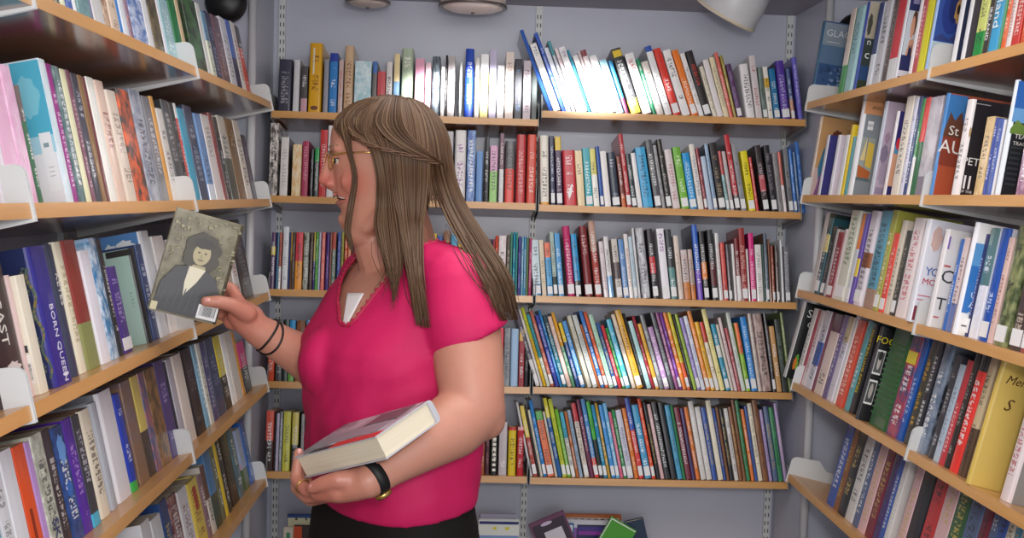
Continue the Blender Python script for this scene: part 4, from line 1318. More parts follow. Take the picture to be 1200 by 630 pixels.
# ---- body: torso, neck, head, arms and hands in one surface
body = MB()
loft(body, [ring(k, 40, -.012)[0] for k in range(0, len(TOR)-1)])
neck0, neck1 = W(473, 300, 1.885), W(459, 235, 1.86)
body.cap(neck0, neck1, .066, .057); body.cap(W(462, 318, 1.865), W(448, 290, 1.86), .06, .05)
# head: slices along the profile
PROF = [(117.5, 446, 466), (122, 426, 484), (130, 408, 499), (140, 395.5, 509), (150, 389, 515), (160, 387.5, 518), (168, 387.2, 520), (174, 387, 520), (180, 388.5, 520), (188, 390, 519), (198, 391, 517), (210, 392, 514), (220, 393, 510),
        (226, 393, 509), (232, 397, 503), (238, 396, 498), (244, 399.5, 492), (250, 400, 486), (257, 399.5, 480), (263, 403, 474), (268, 411, 466), (272, 424, 458)]
HY = 1.85; hs = HY/F
rings = []
for (y, xf, xb) in PROF:
    p, q = W(xf, y, HY), W(xb, y, HY); L = (q-p).length; t = (y-117)/155
    hw = max(.0735*math.sqrt(max(0, 1-((184-y)/70)**2)), .012) if y < 184 else .0735-.034*((y-184)/88)**1.6
    n = 40; r = []
    xm = .56 if t < .5 else .60
    for i in range(n):
        a = 2*math.pi*i/n; c_, s_ = math.cos(a), math.sin(a)
        # u from 0 at the face to 1 at the back of the head
        rf = L*xm if c_ > 0 else L*(1-xm)
        e = (.80 if y < 195 else .80+.24*min(1, (y-195)/27)) if c_ > 0 else .95
        X = p+(q-p)*xm-(q-p).normalized()*(rf*math.copysign(abs(c_)**e, c_))
        r.append(X+V(0, -1, 0)*hw*math.copysign(abs(s_)**.92, s_))
    rings.append(r)
loft(body, rings)
def hp(x, y, dY=0): return W(x, y, HY+dY)
# nose, brows, cheeks, lips, chin
body.chain([hp(395, 180), hp(394, 195), hp(391.5, 210), hp(393, 217)], [.010, .0125, .0135, .012])
body.chain([hp(389, 181), hp(386, 192), hp(383, 202), hp(380, 209.5)], [.007, .0085, .010, .0105])
body.cap(hp(379.8, 211), hp(384, 213), .0100, .010); body.ball(hp(386, 215, -.011), .0085, .007, .0075); body.ball(hp(386, 215, .011), .0085, .007, .0075); body.cap(hp(381, 214), hp(389, 220), .007, .006)
body.cap(hp(396, 174.5, -.046), hp(391, 173.5, -.008), .0085, .0085); body.cap(hp(396, 174.5, .046), hp(391, 173.5, .008), .0085, .0085)
for s in (-1, 1):
    body.ball(hp(414, 212, s*.039), .022, .0195, .023)
    body.chain([hp(395.5, 226.5, 0), hp(397.5, 227, s*.010)], [.0062, .0055]); body.chain([hp(398.5, 239, 0), hp(400, 239, s*.010)], [.0062, .0055])
body.ball(hp(404, 256.5), .0125, .018, .012)
body.chain([hp(407, 264), hp(430, 268, -.045), hp(448, 250, -.062)], [.012, .011, .014]); body.chain([hp(407, 264), hp(430, 268, .045), hp(448, 250, .062)], [.012, .011, .014])
body.ball(hp(424, 274, -.008), .03, .034, .022)
# near arm
body.chain([SL+V(-.02, .02, 0), SL, lerp(SL, EL, .3), lerp(SL, EL, .6), EL+V(-.003, 0, .01)], [.05, .056, .060, .059, .052], 48)
body.chain([EL, lerp(EL, WL, .22)+V(0, 0, -.004), lerp(EL, WL, .5), lerp(EL, WL, .8), WL], [.051, .053, .044, .0315, .0265], 48)
body.ball(EL+V(.018, .0, -.018), .034)
# near hand, palm up under the book
pk = W(400, 571, 1.56); body.chain([WL, lerp(WL, pk, .5), pk], [.026, .026, .024]); body.chain([WL+V(0, .02, 0), W(402, 572, 1.60)], [.022, .022])
body.cap(W(398, 572, 1.555), W(376, 574, 1.575), .0225, .018); body.cap(W(398, 573, 1.595), W(372, 577, 1.61), .02, .016)
FING = [([(384, 574, 1.57), (359, 574, 1.60), (347, 561, 1.625), (350, 530, 1.638)], [.0115, .0105, .0098, .0082]),
        ([(382, 579, 1.585), (360, 582, 1.615), (347, 571, 1.648), (349, 543, 1.662)], [.0115, .0105, .0098, .0082]),
        ([(382, 581, 1.60), (364, 586, 1.632), (352, 578, 1.665), (353, 553, 1.68)], [.011, .0100, .0094, .008]),
        ([(384, 581, 1.615), (370, 585, 1.645), (361, 579, 1.675), (361, 560, 1.688)], [.010, .009, .0083, .0072])]
for pts, r in FING: body.chain([W(*p) for p in pts], r)
body.chain([W(414, 562, 1.545), W(396, 562, 1.537), W(379, 566, 1.545), W(366, 571, 1.553)], [.018, .0135, .0118, .0095])
# far arm and hand
body.chain([SRt, lerp(SRt, ERt, .5), ERt], [.054, .052, .046], 18)
body.chain([ERt, lerp(ERt, WRt, .3), lerp(ERt, WRt, .65), WRt], [.047, .0465, .036, .0285], 18)
pr = W(283, 369, 1.842); body.chain([WRt, lerp(WRt, pr, .6), pr], [.0275, .028, .0245]); body.cap(W(294, 372, 1.85), W(276, 357, 1.85), .024, .017); body.cap(W(292, 378, 1.85), W(272, 376, 1.853), .022, .016)
body.chain([W(290, 367, 1.825), W(272, 357, 1.803), W(256, 353.5, 1.790), W(241, 353, 1.785)], [.0175, .013, .0118, .0092])
for pts, r in [([(281, 356, 1.855), (271, 338, 1.872), (254, 330, 1.868), (238, 326, 1.862)], [.0125, .0112, .0098, .008]),
               ([(278, 362, 1.86), (266, 346, 1.878), (246, 339, 1.872), (228, 336, 1.864)], [.0125, .0112, .0098, .008]),
               ([(275, 370, 1.86), (264, 357, 1.878), (246, 351, 1.874), (229, 348, 1.866)], [.012, .0108, .0094, .0078]),
               ([(273, 378, 1.857), (262, 370, 1.872), (250, 365, 1.87), (239, 362, 1.862)], [.011, .0096, .0085, .007])]:
    body.chain([W(*p) for p in pts], r)
bme = remeshed('body', body, .0030, 6)
def relax(me, pick, n, f=.5):
    nb = {}
    ok = [pick(v.co) for v in me.vertices]
    for e_ in me.edges:
        a, b = e_.vertices
        if ok[a] : nb.setdefault(a, []).append(b)
        if ok[b] : nb.setdefault(b, []).append(a)
    for _ in range(n):
        new = {a: me.vertices[a].co*(1-f)+sum((me.vertices[k].co for k in l), V(0, 0, 0))*(f/len(l)) for a, l in nb.items()}
        for a, c in new.items(): me.vertices[a].co = c
def soft_face(p):
    if p.z < H0-.12 or p.y < 1.7: return False
    x, y = px(p); return (402 < x < 462 and 150 < y < 285 or 391 < x < 462 and 160 < y < 183) and not (x < 412 and 224 < y < 244)
relax(bme, soft_face, 26); relax(bme, lambda p: p.z > H0-.12 and p.y > 1.7 and 150 < px(p)[1] < 182, 12)
relax(bme, lambda p: p.z < H0-.10 and p.x > -.13 and p.y < 1.85, 14)
BB = BVHTree.FromPolygons([v.co for v in bme.vertices], [tuple(p.vertices) for p in bme.polygons])
# real skin colouring: lips, cheeks, nose, knuckles
cols = []
lipc, chk, nose, base = lin('b4695f'), lin('bc6c5c'), lin('bb6c5c'), lin('bd8570')
hand1, hand2 = W(385, 570, 1.58), W(275, 365, 1.84)
def mixc(a, b, t): t = max(0, min(1, t)); return tuple(x+(y-x)*t for x, y in zip(a, b))
for v in bme.vertices:
    p = v.co; c = base
    if p.z > H0-.12 and p.y > 1.7:
        X, Y = px(p); ay = abs(p.y-HY)
        c = mixc(c, chk, 1.1-math.hypot((X-413)/26, (Y-214)/22)) if ay > .02 else c
        c = mixc(c, nose, 1.5-math.hypot((X-381)/11, (Y-212)/11))
        if ay < .020 and 224.5 < Y < 242 and X < 404:
            c = mixc(c, lipc, min(.7, 1.6-math.hypot((X-396)/7, (Y-233)/7.5)))
    for h, rr in ((hand1, .10), (hand2, .085)):
        d = (p-h).length; c = mixc(c, lin('b9705e'), (1-d/rr)*1.2)
    cols += c
at = bme.attributes.new('col', 'FLOAT_COLOR', 'POINT'); at.data.foreach_set('color', cols)
bme.transform(MI); bme.materials.append(M['skin']); bo = link(bpy.data.objects.new('body', bme), woman)
# nails
nm = MB(); d = (W(366, 571, 1.553)-W(379, 566, 1.545)).normalized()
nm.ball(W(367.5, 570, 1.545), .0062, .0022, .0052); nm.ball(W(350.5, 528.5, 1.6295), .0038, .002, .005); nm.ball(W(243, 351.6, 1.7775), .006, .0022, .0045)
child(nm, 'nails', plain('nail', 'd99a90', .25))
# eye, brow, teeth
skinf = plain('eyelid skin', 'bd7d66', .5)
for s in (-1, 1):
    eb = MB(); eb.ball(hp(398.5, 187.8, s*.031), .0115); child(eb, 'eyeball', plain('eye white', 'b4a69a', .15))
    ir = MB(); ir.ball(hp(395.0, 188, s*.0340), .0070); child(ir, 'iris', plain('iris', '2c2a28', .1))
    ld = MB(); ld.chain([hp(390.5, 186, s*.022), hp(393.5, 183.6, s*.034), hp(399.5, 183.4, s*.0405), hp(406.5, 187.5, s*.0425)], [.0035, .0052, .0052, .003]); ld.chain([hp(391.5, 190.6, s*.024), hp(397.5, 191.9, s*.0370), hp(406, 190, s*.0415)], [.0032, .0046, .003]); child(ld, 'eyelid', skinf)
    ls = MB(); ls.chain([hp(390.2, 186.8, s*.026), hp(392.8, 185.4, s*.0385), hp(399, 185.2, s*.0455), hp(406.5, 188.3, s*.0445)], [.0008, .0011, .0012, .0008]); child(ls, 'eyelashes', plain('lash', '3a2c24', .6))
    br = MB(); br.chain([hp(386.6, 172.5, s*.010), hp(388.5, 169.5, s*.028), hp(396, 169.6, s*.050)], [.0020, .0026, .0012]); child(br, 'eyebrow', plain('eyebrow', 'a07f66', .7))
def on_face(x, y, off=.001):
    d = ray(x, y).normalized(); h = BB.ray_cast(EYE, d); p = h[0] if h[0] else hp(x, y, -.03)
    return p-d*off
def both(name, mat, paths, ball=False):
    m = MB()
    for s in (1, -1):
        for pts, rad in paths:
            q = [on_face(x, y, o) for x, y, o in pts]
            if s < 0: q = [V(p.x, 2*HY-p.y, p.z) for p in q]
            if ball:
                for p, r in zip(q, rad): m.ball(p, r, r*.8, r*1.25, None, 10, 8)
            else: m.chain(q, rad, 10)
    child(m, name, mat)
LIP = plain('lips', 'b06c60', .4)
both('mouth', plain('inner mouth', '4c1d1c', .5), [([(396.5, 231.6, -.0012), (399, 232, -.001), (402, 232.4, -.001), (405, 232.8, -.001)], [.0026, .0030, .0027, .0016])])
both('lips', LIP, [([(391.6, 227.6, -.001), (394.5, 227.6, 0), (398, 228.3, 0), (402.5, 230, 0), (406.5, 232.6, -.001)], [.0026, .0028, .0026, .0022, .0016]),
                   ([(395.4, 237.2, -.001), (397.5, 237.2, 0), (401, 236.6, 0), (404.5, 235, 0), (406.8, 233, -.001)], [.0032, .0034, .0030, .0024, .0016])])
both('teeth', plain('teeth', 'e0d8c6', .25), [([(397, 230.9, .0006), (398.8, 231.2, .0007), (400.6, 231.5, .0007), (402.3, 231.8, .0006), (403.9, 232.1, .0003)], [.0014, .0017, .0018, .0016, .0011])])
# glasses
gl = MB(); g0 = []
for s in (-1, 1):
    c = hp(387.5, 188, s*.031); pts = []
    for i in range(25):
        a = 2*math.pi*i/24; pts.append(c+V(-.003*math.cos(a)*0+.010*abs(math.cos(a))*0+.006*(s*math.cos(a)*s < -9), math.cos(a)*.0235, math.sin(a)*.0165)+V((s*math.cos(a))*.007, 0, 0))
    gl.tube(pts, .00105, 8, cap=False)
    gl.tube([hp(390.5, 181.5, s*.054), hp(393, 180.5, s*.061), hp(404, 178.8, s*.068), hp(425, 178, s*.076), hp(452, 180, s*.078)], [.0018, .0018, .0014, .0012, .001], 8)
    gl.tube([hp(386.5, 189, s*.010), hp(388.5, 193, s*.0095)], .0014, 6)
gl.tube([hp(386.8, 185, -.009), hp(384.8, 183, 0), hp(386.8, 185, .009)], .0012, 8)
child(gl, 'glasses', M['gold'])
# camisole in the V
cm_ = MB(); n = 14; g = []
for j in range(9):
    y = 344+5*j; t = j/8
    xl, xr = 408-5.5*t, 427-21.5*t
    row = [surf(xl+(xr-xl)*i/n, y, .0022, BB) for i in range(n+1)]
    g.append(row)
for r in g:
    for p in r: cm_.v.append(p)
for j in range(8):
    for i in range(n): cm_.f.append([j*(n+1)+i, j*(n+1)+i+1, (j+1)*(n+1)+i+1, (j+1)*(n+1)+i]); cm_.i.append(0)
o = child(cm_, 'camisole', M['cami']); so = o.modifiers.new('t', 'SOLIDIFY'); so.thickness = .003; so.offset = -1
# braid along the neckline: follow the cut edge of the blouse
bm = bmesh.new(); bm.from_mesh(bl.data); bm.edges.ensure_lookup_table()
edge_v = {}
for e_ in bm.edges:
    if e_.is_boundary:
        p = woman.matrix_world @ ((e_.verts[0].co+e_.verts[1].co)/2)
        if (p-cn).dot(LF) < .15 and p.z > zv-.03: 
            for v in e_.verts: edge_v.setdefault(v.index, []).append((e_.verts[0].index, e_.verts[1].index))
pos = {v.index: woman.matrix_world @ v.co.copy() for v in bm.verts if v.index in edge_v}; bm.free()
loops = []; left = set(edge_v)
while left:
    a = left.pop(); lp = [a]; grow = True
    while grow:
        grow = False
        for q in edge_v[lp[-1]]:
            for k in q:
                if k in left: lp.append(k); left.discard(k); grow = True; break
            if grow: break
    loops.append(lp)
lp = max(loops, key=len)
pts = [pos[i] for i in lp]
for _ in range(6): pts = [(pts[i-1]+pts[i]*2+pts[(i+1) % len(pts)])/4 for i in range(len(pts))]
tr = MB(); acc = 0; side = 1; outp = [pts[0]]
for p in pts[1:]:
    if (p-outp[-1]).length > .0045: outp.append(p)
tr.tube(outp, .0030, 8)
for i, p in enumerate(outp):
    q = outp[(i+1) % len(outp)]
    t_ = (q-p).normalized(); nrm = (p-V(cn.x, cn.y, p.z)).normalized(); sd = t_.cross(nrm)
    tr.ball(p+sd*(.0038 if i % 2 else -.003)+nrm*.0006, .0025, None, None, None, 8, 6)
child(tr, 'neckline_braid', M['trim'])
hm = MB(); 
# trousers with legs, and shoes
def leg_rings(cx, cy, zs):
    return [[V(cx+dx+rx*math.cos(2*math.pi*i/28), cy+dy+ry*math.sin(2*math.pi*i/28), z) for i in range(28)] for z, dx, dy, rx, ry in zs]
hip = ring(0, 44, -.004)[0]; hc = ring(0)[1]
tq = MB(); r1 = [[hc+V(0, 0, dz)+(p-V(hc.x, hc.y, p.z)-V(0, 0, hc.z-p.z)*0-V(0, 0, 0)-hc+V(hc.x, hc.y, hc.z))*s for p in hip] for dz, s in ((0, 0), )]
def hipring(dz, s): return [V(hc.x+(p.x-hc.x)*s, hc.y+(p.y-hc.y)*s, hc.z+dz) for p in hip]
loft(tq, [hipring(.05, .93), hipring(.0, .985), hipring(-.05, 1.05), hipring(-.12, 1.10), hipring(-.20, 1.06), hipring(-.26, .95)])
zh = hc.z-.22
for s in (-1, 1):
    c = V(hc.x, hc.y, 0)+LF*(s*.092)
    loft(tq, leg_rings(c.x, c.y, [(.03, 0, 0, .075, .08), (.25, 0, 0, .075, .078), (.45, 0, 0, .082, .085), (zh-.05, 0, 0, .098, .10), (zh+.06, 0, 0, .10, .105)]))
tme = remeshed('trousers', tq, .008, 8); tme.transform(MI); tme.materials.append(M['trous']); link(bpy.data.objects.new('trousers', tme), woman)
for s in (-1, 1):
    c = V(hc.x, hc.y, 0)+LF*(s*.092); m = MB()
    m.chain([c-FW*.055+V(0, 0, .042), c+FW*.06+V(0, 0, .038), c+FW*.15+V(0, 0, .03)], [.038, .038, .028]); m.box((c.x-.02, c.y-.02, 0), (c.x+.02, c.y+.02, .03))
    sm = remeshed('shoe', m, .006, 4); 
    zmin = min(v.co.z for v in sm.vertices)
    for v in sm.vertices: v.co.z = max(v.co.z-zmin, 0) if v.co.z > zmin+.004 else 0
    sm.transform(MI); sm.materials.append(M['black']); link(bpy.data.objects.new('shoe', sm), woman)
# watch and wrist bands
def ring_on(p0, p1, t, r, w_, mb, tilt=0, seg=36, flat=.0018):
    c = lerp(p0, p1, t); ax = (p1-p0).normalized(); u = ax.orthogonal().normalized(); w2 = ax.cross(u)
    for side in (0, 1): pass
    n0 = len(mb.v)
    for dx, rr in ((-w_/2, r-.004), (-w_/2, r+flat), (w_/2, r+flat), (w_/2, r-.004)):
        for k in range(seg):
            a = 2*math.pi*k/seg; mb.v.append(c+ax*(dx+tilt*math.sin(a))+u*(rr*math.cos(a))+w2*(rr*math.sin(a)))
    for i in range(4):
        for k in range(seg):
            k2 = (k+1) % seg; i2 = (i+1) % 4
            mb.f.append([n0+i*seg+k, n0+i*seg+k2, n0+i2*seg+k2, n0+i2*seg+k]); mb.i.append(0)
def arm_radius(p0, p1, t):
    c = lerp(p0, p1, t); ax = (p1-p0).normalized(); u = ax.orthogonal().normalized(); w2 = ax.cross(u); m = []
    for k in range(24):
        a = 2*math.pi*k/24; h = BB.ray_cast(c, u*math.cos(a)+w2*math.sin(a)); m.append(h[3] if h[0] else .03)
    m.sort(); return min(m[6], .030)
wt = empty('watch', Matrix.Identity(4)); wt.parent = woman; wt.matrix_parent_inverse = Matrix.Identity(4)
t0 = .95; rw = arm_radius(EL, WL, t0); m = MB(); ring_on(EL, WL, t0, rw, .017, m, flat=.0012); m.v = [MI @ V(*v) for v in m.v]; m.obj('strap', plain('black leather', '0d0c0c', .6), wt, True)
ax = (WL-EL).normalized(); c = lerp(EL, WL, t0); dn = V(0, -.25, -1); dn = (dn-ax*dn.dot(ax)).normalized()
m = MB(); m.lathe([(.0125, .0), (.0135, .002), (.0135, .006), (.012, .0075), (.002, .0078)], c+dn*(rw-.001), dn, 28); m.v = [MI @ V(*v) for v in m.v]; m.obj('case', M['gold'], wt, True)
for t0, tl in ((.90, .006), (.875, -.010)):
    r_ = arm_radius(ERt, WRt, t0); m = MB(); ax = (WRt-ERt).normalized(); c = lerp(ERt, WRt, t0); u = ax.orthogonal().normalized(); w2 = ax.cross(u); pts = []
    for k in range(37):
        a = 2*math.pi*k/36; q = u*math.cos(a)+w2*math.sin(a); h = BB.ray_cast(c, q); pts.append(c+q*((h[3] if h[0] else r_)+.0012)+ax*(tl*math.sin(a+1)))
    m.tube(pts, .0021, 8, cap=False); child(m, 'wristband', M['black'])
m = MB(); p0, p1 = W(359, 574, 1.60), W(347, 561, 1.625); rg = lerp(p0, p1, .35); ax = (p1-p0).normalized(); u = ax.orthogonal().normalized(); w2 = ax.cross(u)
m.tube([rg+u*(.0112*math.cos(a))+w2*(.0112*math.sin(a)) for a in [2*math.pi*k/24 for k in range(25)]], .0011, 6, cap=False); child(m, 'finger_ring', M['gold'])
# ---- hair
def hair_mat():
    k = NT('brown hair'); k.l(k.attr('col').outputs['Color'], k.p.inputs['Base Color']); k.p.inputs['Roughness'].default_value = .42
    k.p.inputs['Anisotropic'].default_value = .4; k.p.inputs['Specular IOR Level'].default_value = .22; return k.m
HV, HF, HC = MB(), None, []
HCOL = [lin(c) for c in ('4a3322', '452f20', '503a28', '553f2c', '3d2a1d', '604a35', '4a3525')]
def strand(pts, r, col, seg=6):
    n0 = len(HV.f); k = len(pts)
    # smooth the guide
    q = []
    for i in range(k-1):
        p0, p1, p2, p3 = pts[max(i-1, 0)], pts[i], pts[i+1], pts[min(i+2, k-1)]
        for s in range(3):
            t = s/3; q.append(.5*((2*p1)+(p2-p0)*t+(2*p0-5*p1+4*p2-p3)*t*t+(3*p1-p0-3*p2+p3)*t*t*t))
    q.append(pts[-1]); m = len(q)
    rad = [r*(.55+.45*min(1, i/4))*(1 if i < m*.6 else max(.12, 1-(i-m*.6)/(m*.4)*.88)) for i in range(m)]
    HV.tube(q, rad, seg); HC.extend([col]*(len(HV.f)-n0))
HCX, HCY = 457, 186
def head_pt(x, y, off):
    r2 = ((x-HCX)/72)**2+((y-HCY)/74)**2
    return W(x, y, HY-.082*math.sqrt(max(0, 1-r2))-off*math.sqrt(max(0, 1-r2))) if y < 215 else None
def guide(pts, off):
    out = []
    for x, y, Y in pts:
        p = W(x, y, Y-off)
        d = p-EYE; L = d.length; d.normalize()
        for tree in (BV, BB):
            h = tree.ray_cast(EYE, d)
            if h[0] is not None and h[3] < L+.005: L = h[3]-.006-off*.4
        out.append(EYE+d*L)
    return out
def sheet(A, B, n, r, off0=0, jit=2.2, far=False):
    n = int(n*4.2); r *= .34; jit *= .8
    for i in range(n):
        t = (i+random.random())/n; o = off0+random.random()*.008; j = random.gauss(0, jit); j2 = random.gauss(0, jit); pts = []
        cut = random.uniform(.80, 1.0); k = len(A)
        for q in range(k):
            a, b = A[q], B[q]; w = q/(k-1); e = 1+.25*w
            pts.append((a[0]+(b[0]-a[0])*t+(j*(1-w)+j2*w)*(.3+.9*w), a[1]+(b[1]-a[1])*t, a[2]+(b[2]-a[2])*t))
        if cut < .97:
            z0, z1 = pts[-2], pts[-1]; pts[-1] = tuple(a+(b-a)*(cut-.80)/.20 for a, b in zip(z0, z1)) if cut > .84 else tuple(a+(b-a)*.3 for a, b in zip(z0, z1))
        g = guide(pts, o)
        if far: g = [V(p.x, 2*HY+.005-p.y, p.z) for p in g]
        strand(g, r*random.uniform(.7, 1.3), random.choice(HCOL), 5)
def hy(x, y): 
    r2 = ((x-HCX)/74)**2+((y-HCY)/77)**2
    return HY-.090*math.sqrt(max(0, 1-r2))
def G(pts): return [(x, y, hy(x, y) if Y is None else Y) for x, y, Y in pts]
N_ = None
# solid under-cap
capm = MB(); 
def under():
    nu, nv = 44, 26; keep = {}
    c = W(455, HCY, HY); rx, ry, rz = 69.5*hs, .0835, 74*hs
    for j in range(nv+1):
        for i in range(nu):
            a = 2*math.pi*i/nu; b = math.pi*j/nv
            keep[(j, i)] = c+V(-rx*math.cos(a)*math.sin(b), ry*math.sin(a)*math.sin(b), rz*math.cos(b))
    n0 = len(HV.v); HV.v.extend(keep[(j, i)] for j in range(nv+1) for i in range(nu))
    for j in range(nv):
        for i in range(nu):
            i2 = (i+1) % nu; q = [(j, i), (j, i2), (j+1, i2), (j+1, i)]
            m = sum((keep[k] for k in q), V(0, 0, 0))/4; X, Y = px(V(m.x, HY, m.z))
            lim = 394+(Y-118)*.2 if Y < 150 else 404+(Y-150)*1.5
            if X < min(lim, 452) or Y > 212 or Y > 176 and X < 456: continue
            HV.f.append([n0+a*nu+b for a, b in q]); HV.i.append(0); HC.append(HCOL[1])
under()
R1 = [(448, 114, N_), (424, 128, N_), (412, 150, N_), (412, 178, N_), (418, 208, N_), (414, 240, 1.785), (410, 268, 1.775), (415, 300, 1.76)]
R0 = [(432, 115, N_), (405, 128, N_), (398, 146, N_), (406, 172, N_), (414, 205, N_), (409, 240, 1.785), (405, 268, 1.775), (411, 292, 1.76)]
sheet(G(R0), G(R1), 26, .0036, .002, 1.2)
F0 = [(434, 114, 1.85), (412, 122, 1.845), (396, 136, 1.835), (392, 147, 1.82), (401, 165, 1.80)]
F1 = [(442, 113, N_), (422, 120, N_), (408, 134, N_), (404, 152, N_), (409, 172, N_)]
sheet(G(F0), G(F1), 20, .0036, .001, .8)
S2a = [(448, 114, N_), (430, 132, N_), (424, 152, N_), (436, 176, N_), (443, 205, N_), (443, 235, 1.775), (440, 262, 1.765), (446, 290, 1.74), (460, 330, 1.70)]
S2b = [(458, 112, N_), (448, 132, N_), (446, 155, N_), (454, 180, N_), (458, 210, N_), (462, 240, 1.768), (467, 270, 1.755), (470, 310, 1.72), (462, 365, 1.68)]
sheet(G(S2a), G(S2b), 46, .0040, .002, 2.0)
S3a = [(456, 112, N_), (452, 132, N_), (452, 160, N_), (456, 185, N_), (459, 215, N_), (464, 245, 1.768), (470, 275, 1.755), (480, 325, 1.70), (490, 380, 1.66)]
S3b = [(484, 116, N_), (494, 134, N_), (500, 160, N_), (501, 188, N_), (500, 215, N_), (497, 242, 1.785), (493, 268, 1.775), (493, 320, 1.70), (501, 384, 1.66)]
sheet(G(S3a), G(S3b), 90, .0044, .002, 2.4)
S4a = [(478, 114, N_), (490, 130, N_), (499, 158, N_), (504, 186, N_), (510, 212, 1.815), (521, 245, 1.80), (539, 280, 1.745), (566, 325, 1.69), (588, 376, 1.69)]
S4b = [(494, 120, 1.85), (514, 138, 1.85), (525, 162, 1.85), (529, 190, 1.85), (534, 216, 1.85), (547, 246, 1.845), (571, 284, 1.80), (596, 325, 1.75), (608, 374, 1.73)]
sheet(G(S4a), G(S4b), 96, .0046, .001, 2.4)
S6a = [(436, 114, N_), (416, 124, N_), (404, 138, N_), (406, 151, N_), (420, 162, N_), (446, 174, N_), (470, 182, N_)]
S6b = [(450, 113, N_), (442, 128, N_), (434, 142, N_), (437, 154, N_), (452, 164, N_), (474, 174, N_), (492, 184, N_)]
sheet(G(S6a), G(S6b), 46, .0040, .003, 1.4)
S5a = [(454, 112, N_), (446, 125, N_), (440, 142, N_), (450, 158, N_), (470, 172, N_), (494, 184, N_), (514, 192, N_)]
S5b = [(470, 112, N_), (470, 130, N_), (474, 148, N_), (482, 160, N_), (494, 172, N_), (508, 182, N_), (522, 194, N_)]
sheet(G(S5a), G(S5b), 34, .0036, .006, 1.5)
sheet(G(S4a), G(S4b), 40, .0050, -.012, 3); sheet(G(S3a)[:7], G(S3b)[:7], 34, .0055, -.006, 3)
sheet(G(S3b)[:6], G(S4a)[:6], 30, .0046, .0, 2)
# far side
for A, B, n in ((S2a[:7], S2b[:7], 24), (S3a[:7], S3b[:7], 36), (S4a[:6], S4b[:6], 34)): sheet(G(A), G(B), n, .0052, .002, 2, True)
sheet(G(F0), G(F1), 14, .0036, .001, .8, True)
# loose fine hairs over the shoulder and chest
for x0, y0, x1, y1 in ((474, 300, 489, 384), (462, 290, 456, 350), (442, 282, 456, 340), (528, 262, 585, 366), (540, 275, 592, 372)):
    for k in range(4):
        a = random.gauss(0, 5); b = random.gauss(0, 7); c = random.gauss(0, 5)
        strand(guide([(x0+a, y0, 1.76), (x0*.75+x1*.25+a*.6+c, y0*.7+y1*.3, 1.75), (x0*.4+x1*.6+c, y0*.35+y1*.65, 1.72), (x1+b, y1, 1.70)], .002), .0007, random.choice(HCOL[2:]), 4)
# the twisted lock that holds the hair back
tw = []
for (x, y) in ((408, 150), (414, 160), (428, 168), (450, 175.5), (475, 181), (498, 187), (514, 192)): tw.append(W(x, y, hy(x, y)-.014))
for ph in (0, 2.1, 4.2):
    q = []
    for i in range(25):
        t = i/24*(len(tw)-1); k = min(int(t), len(tw)-2); p = tw[k]+(tw[k+1]-tw[k])*(t-k); a = i*.62+ph
        q.append(p+V(0, -math.cos(a)*.0022, math.sin(a)*.0026))
    n0 = len(HV.f); HV.tube(q, .0012, 6); HC.extend([lin('5c4332')]*(len(HV.f)-n0))
hm = child(HV, 'hair', hair_mat())
at = hm.data.attributes.new('col', 'FLOAT_COLOR', 'FACE'); at.data.foreach_set('color', [c for q in HC for c in q])
# ---------------------------------------------------------------- the two books she holds
def held(name, w, d, h, mat, c1, cov, c2, label, mott=0, title=(.2, .8)):
    b = Bk(); b.w, b.d, b.h, b.hard = w, d, h, True; b.c1, b.cov, b.c2, b.c3 = c1, cov, c2, 'e8e8e4'; b.mott = mott; b.title = title; b.band = (2, 2); b.row = 'L1'; b.hero = None
    root = empty(name, mat); tag(root, label, 'book'); vs, fs, kd = book_shell(b); rows, uvs = book_attrs(b, vs, fs, kd)
    o = mesh_obj('cover', vs, fs, M['book'], root); apply_attrs(o.data, rows, uvs); page_box(b).obj('pages', M['paper'], root); return b, root
P0 = W(453, 538, 1.47); A_ = (W(357, 560, 1.625)-P0); B_ = (W(518, 492, 1.555)-P0); hA = A_.length; hB = B_.length
a = A_.normalized(); bq = (B_-a*B_.dot(a)).normalized(); nq = a.cross(bq)
if nq.z < 0: nq = -nq
# frame of the book: x thickness, y from the spine to the fore edge, z along the spine
thick = .037; yv = -bq; zv_ = a; xv = yv.cross(zv_); o0 = P0+bq*hB
if xv.dot(nq) < 0: o0 = o0+nq*thick
mt = Matrix((xv, yv, zv_)).transposed().to_4x4(); mt.translation = o0
b, root = held('hardback_book', thick, hB, hA, mt, 'c4c4ca', 'b4b4ba', '4a4648', 'thick hardback with a grey and red cover, lying on the woman\'s forearm', .7)
top = Art(root, V(thick+.0002 if xv.dot(nq) > 0 else -.0002, hB, 0), -Y_, Z_, (X_ if xv.dot(nq) > 0 else -X_), hB, hA)
top.rect(.0, .16, .0, .55, 'c23a34'); top.rect(.2, .5, .1, .9, '8a868c'); top.rect(.55, .9, .1, .5, '5c5458'); top.rect(.0, .1, .55, .8, '2c2a2c'); top.done()
# the book in her far hand, its back cover to the lens
TL, TR, BR, BL = W(207, 248, 1.795), W(286, 269, 1.835), W(251, 390, 1.825), W(173.5, 362, 1.785)
zv_ = ((TL-BL)+(TR-BR)).normalized(); hx = ((TR-TL)+(BR-BL)); hx = (hx-zv_*hx.dot(zv_)); wd = hx.length/2; hx.normalize(); hgt = ((TL-BL).length+(TR-BR).length)/2
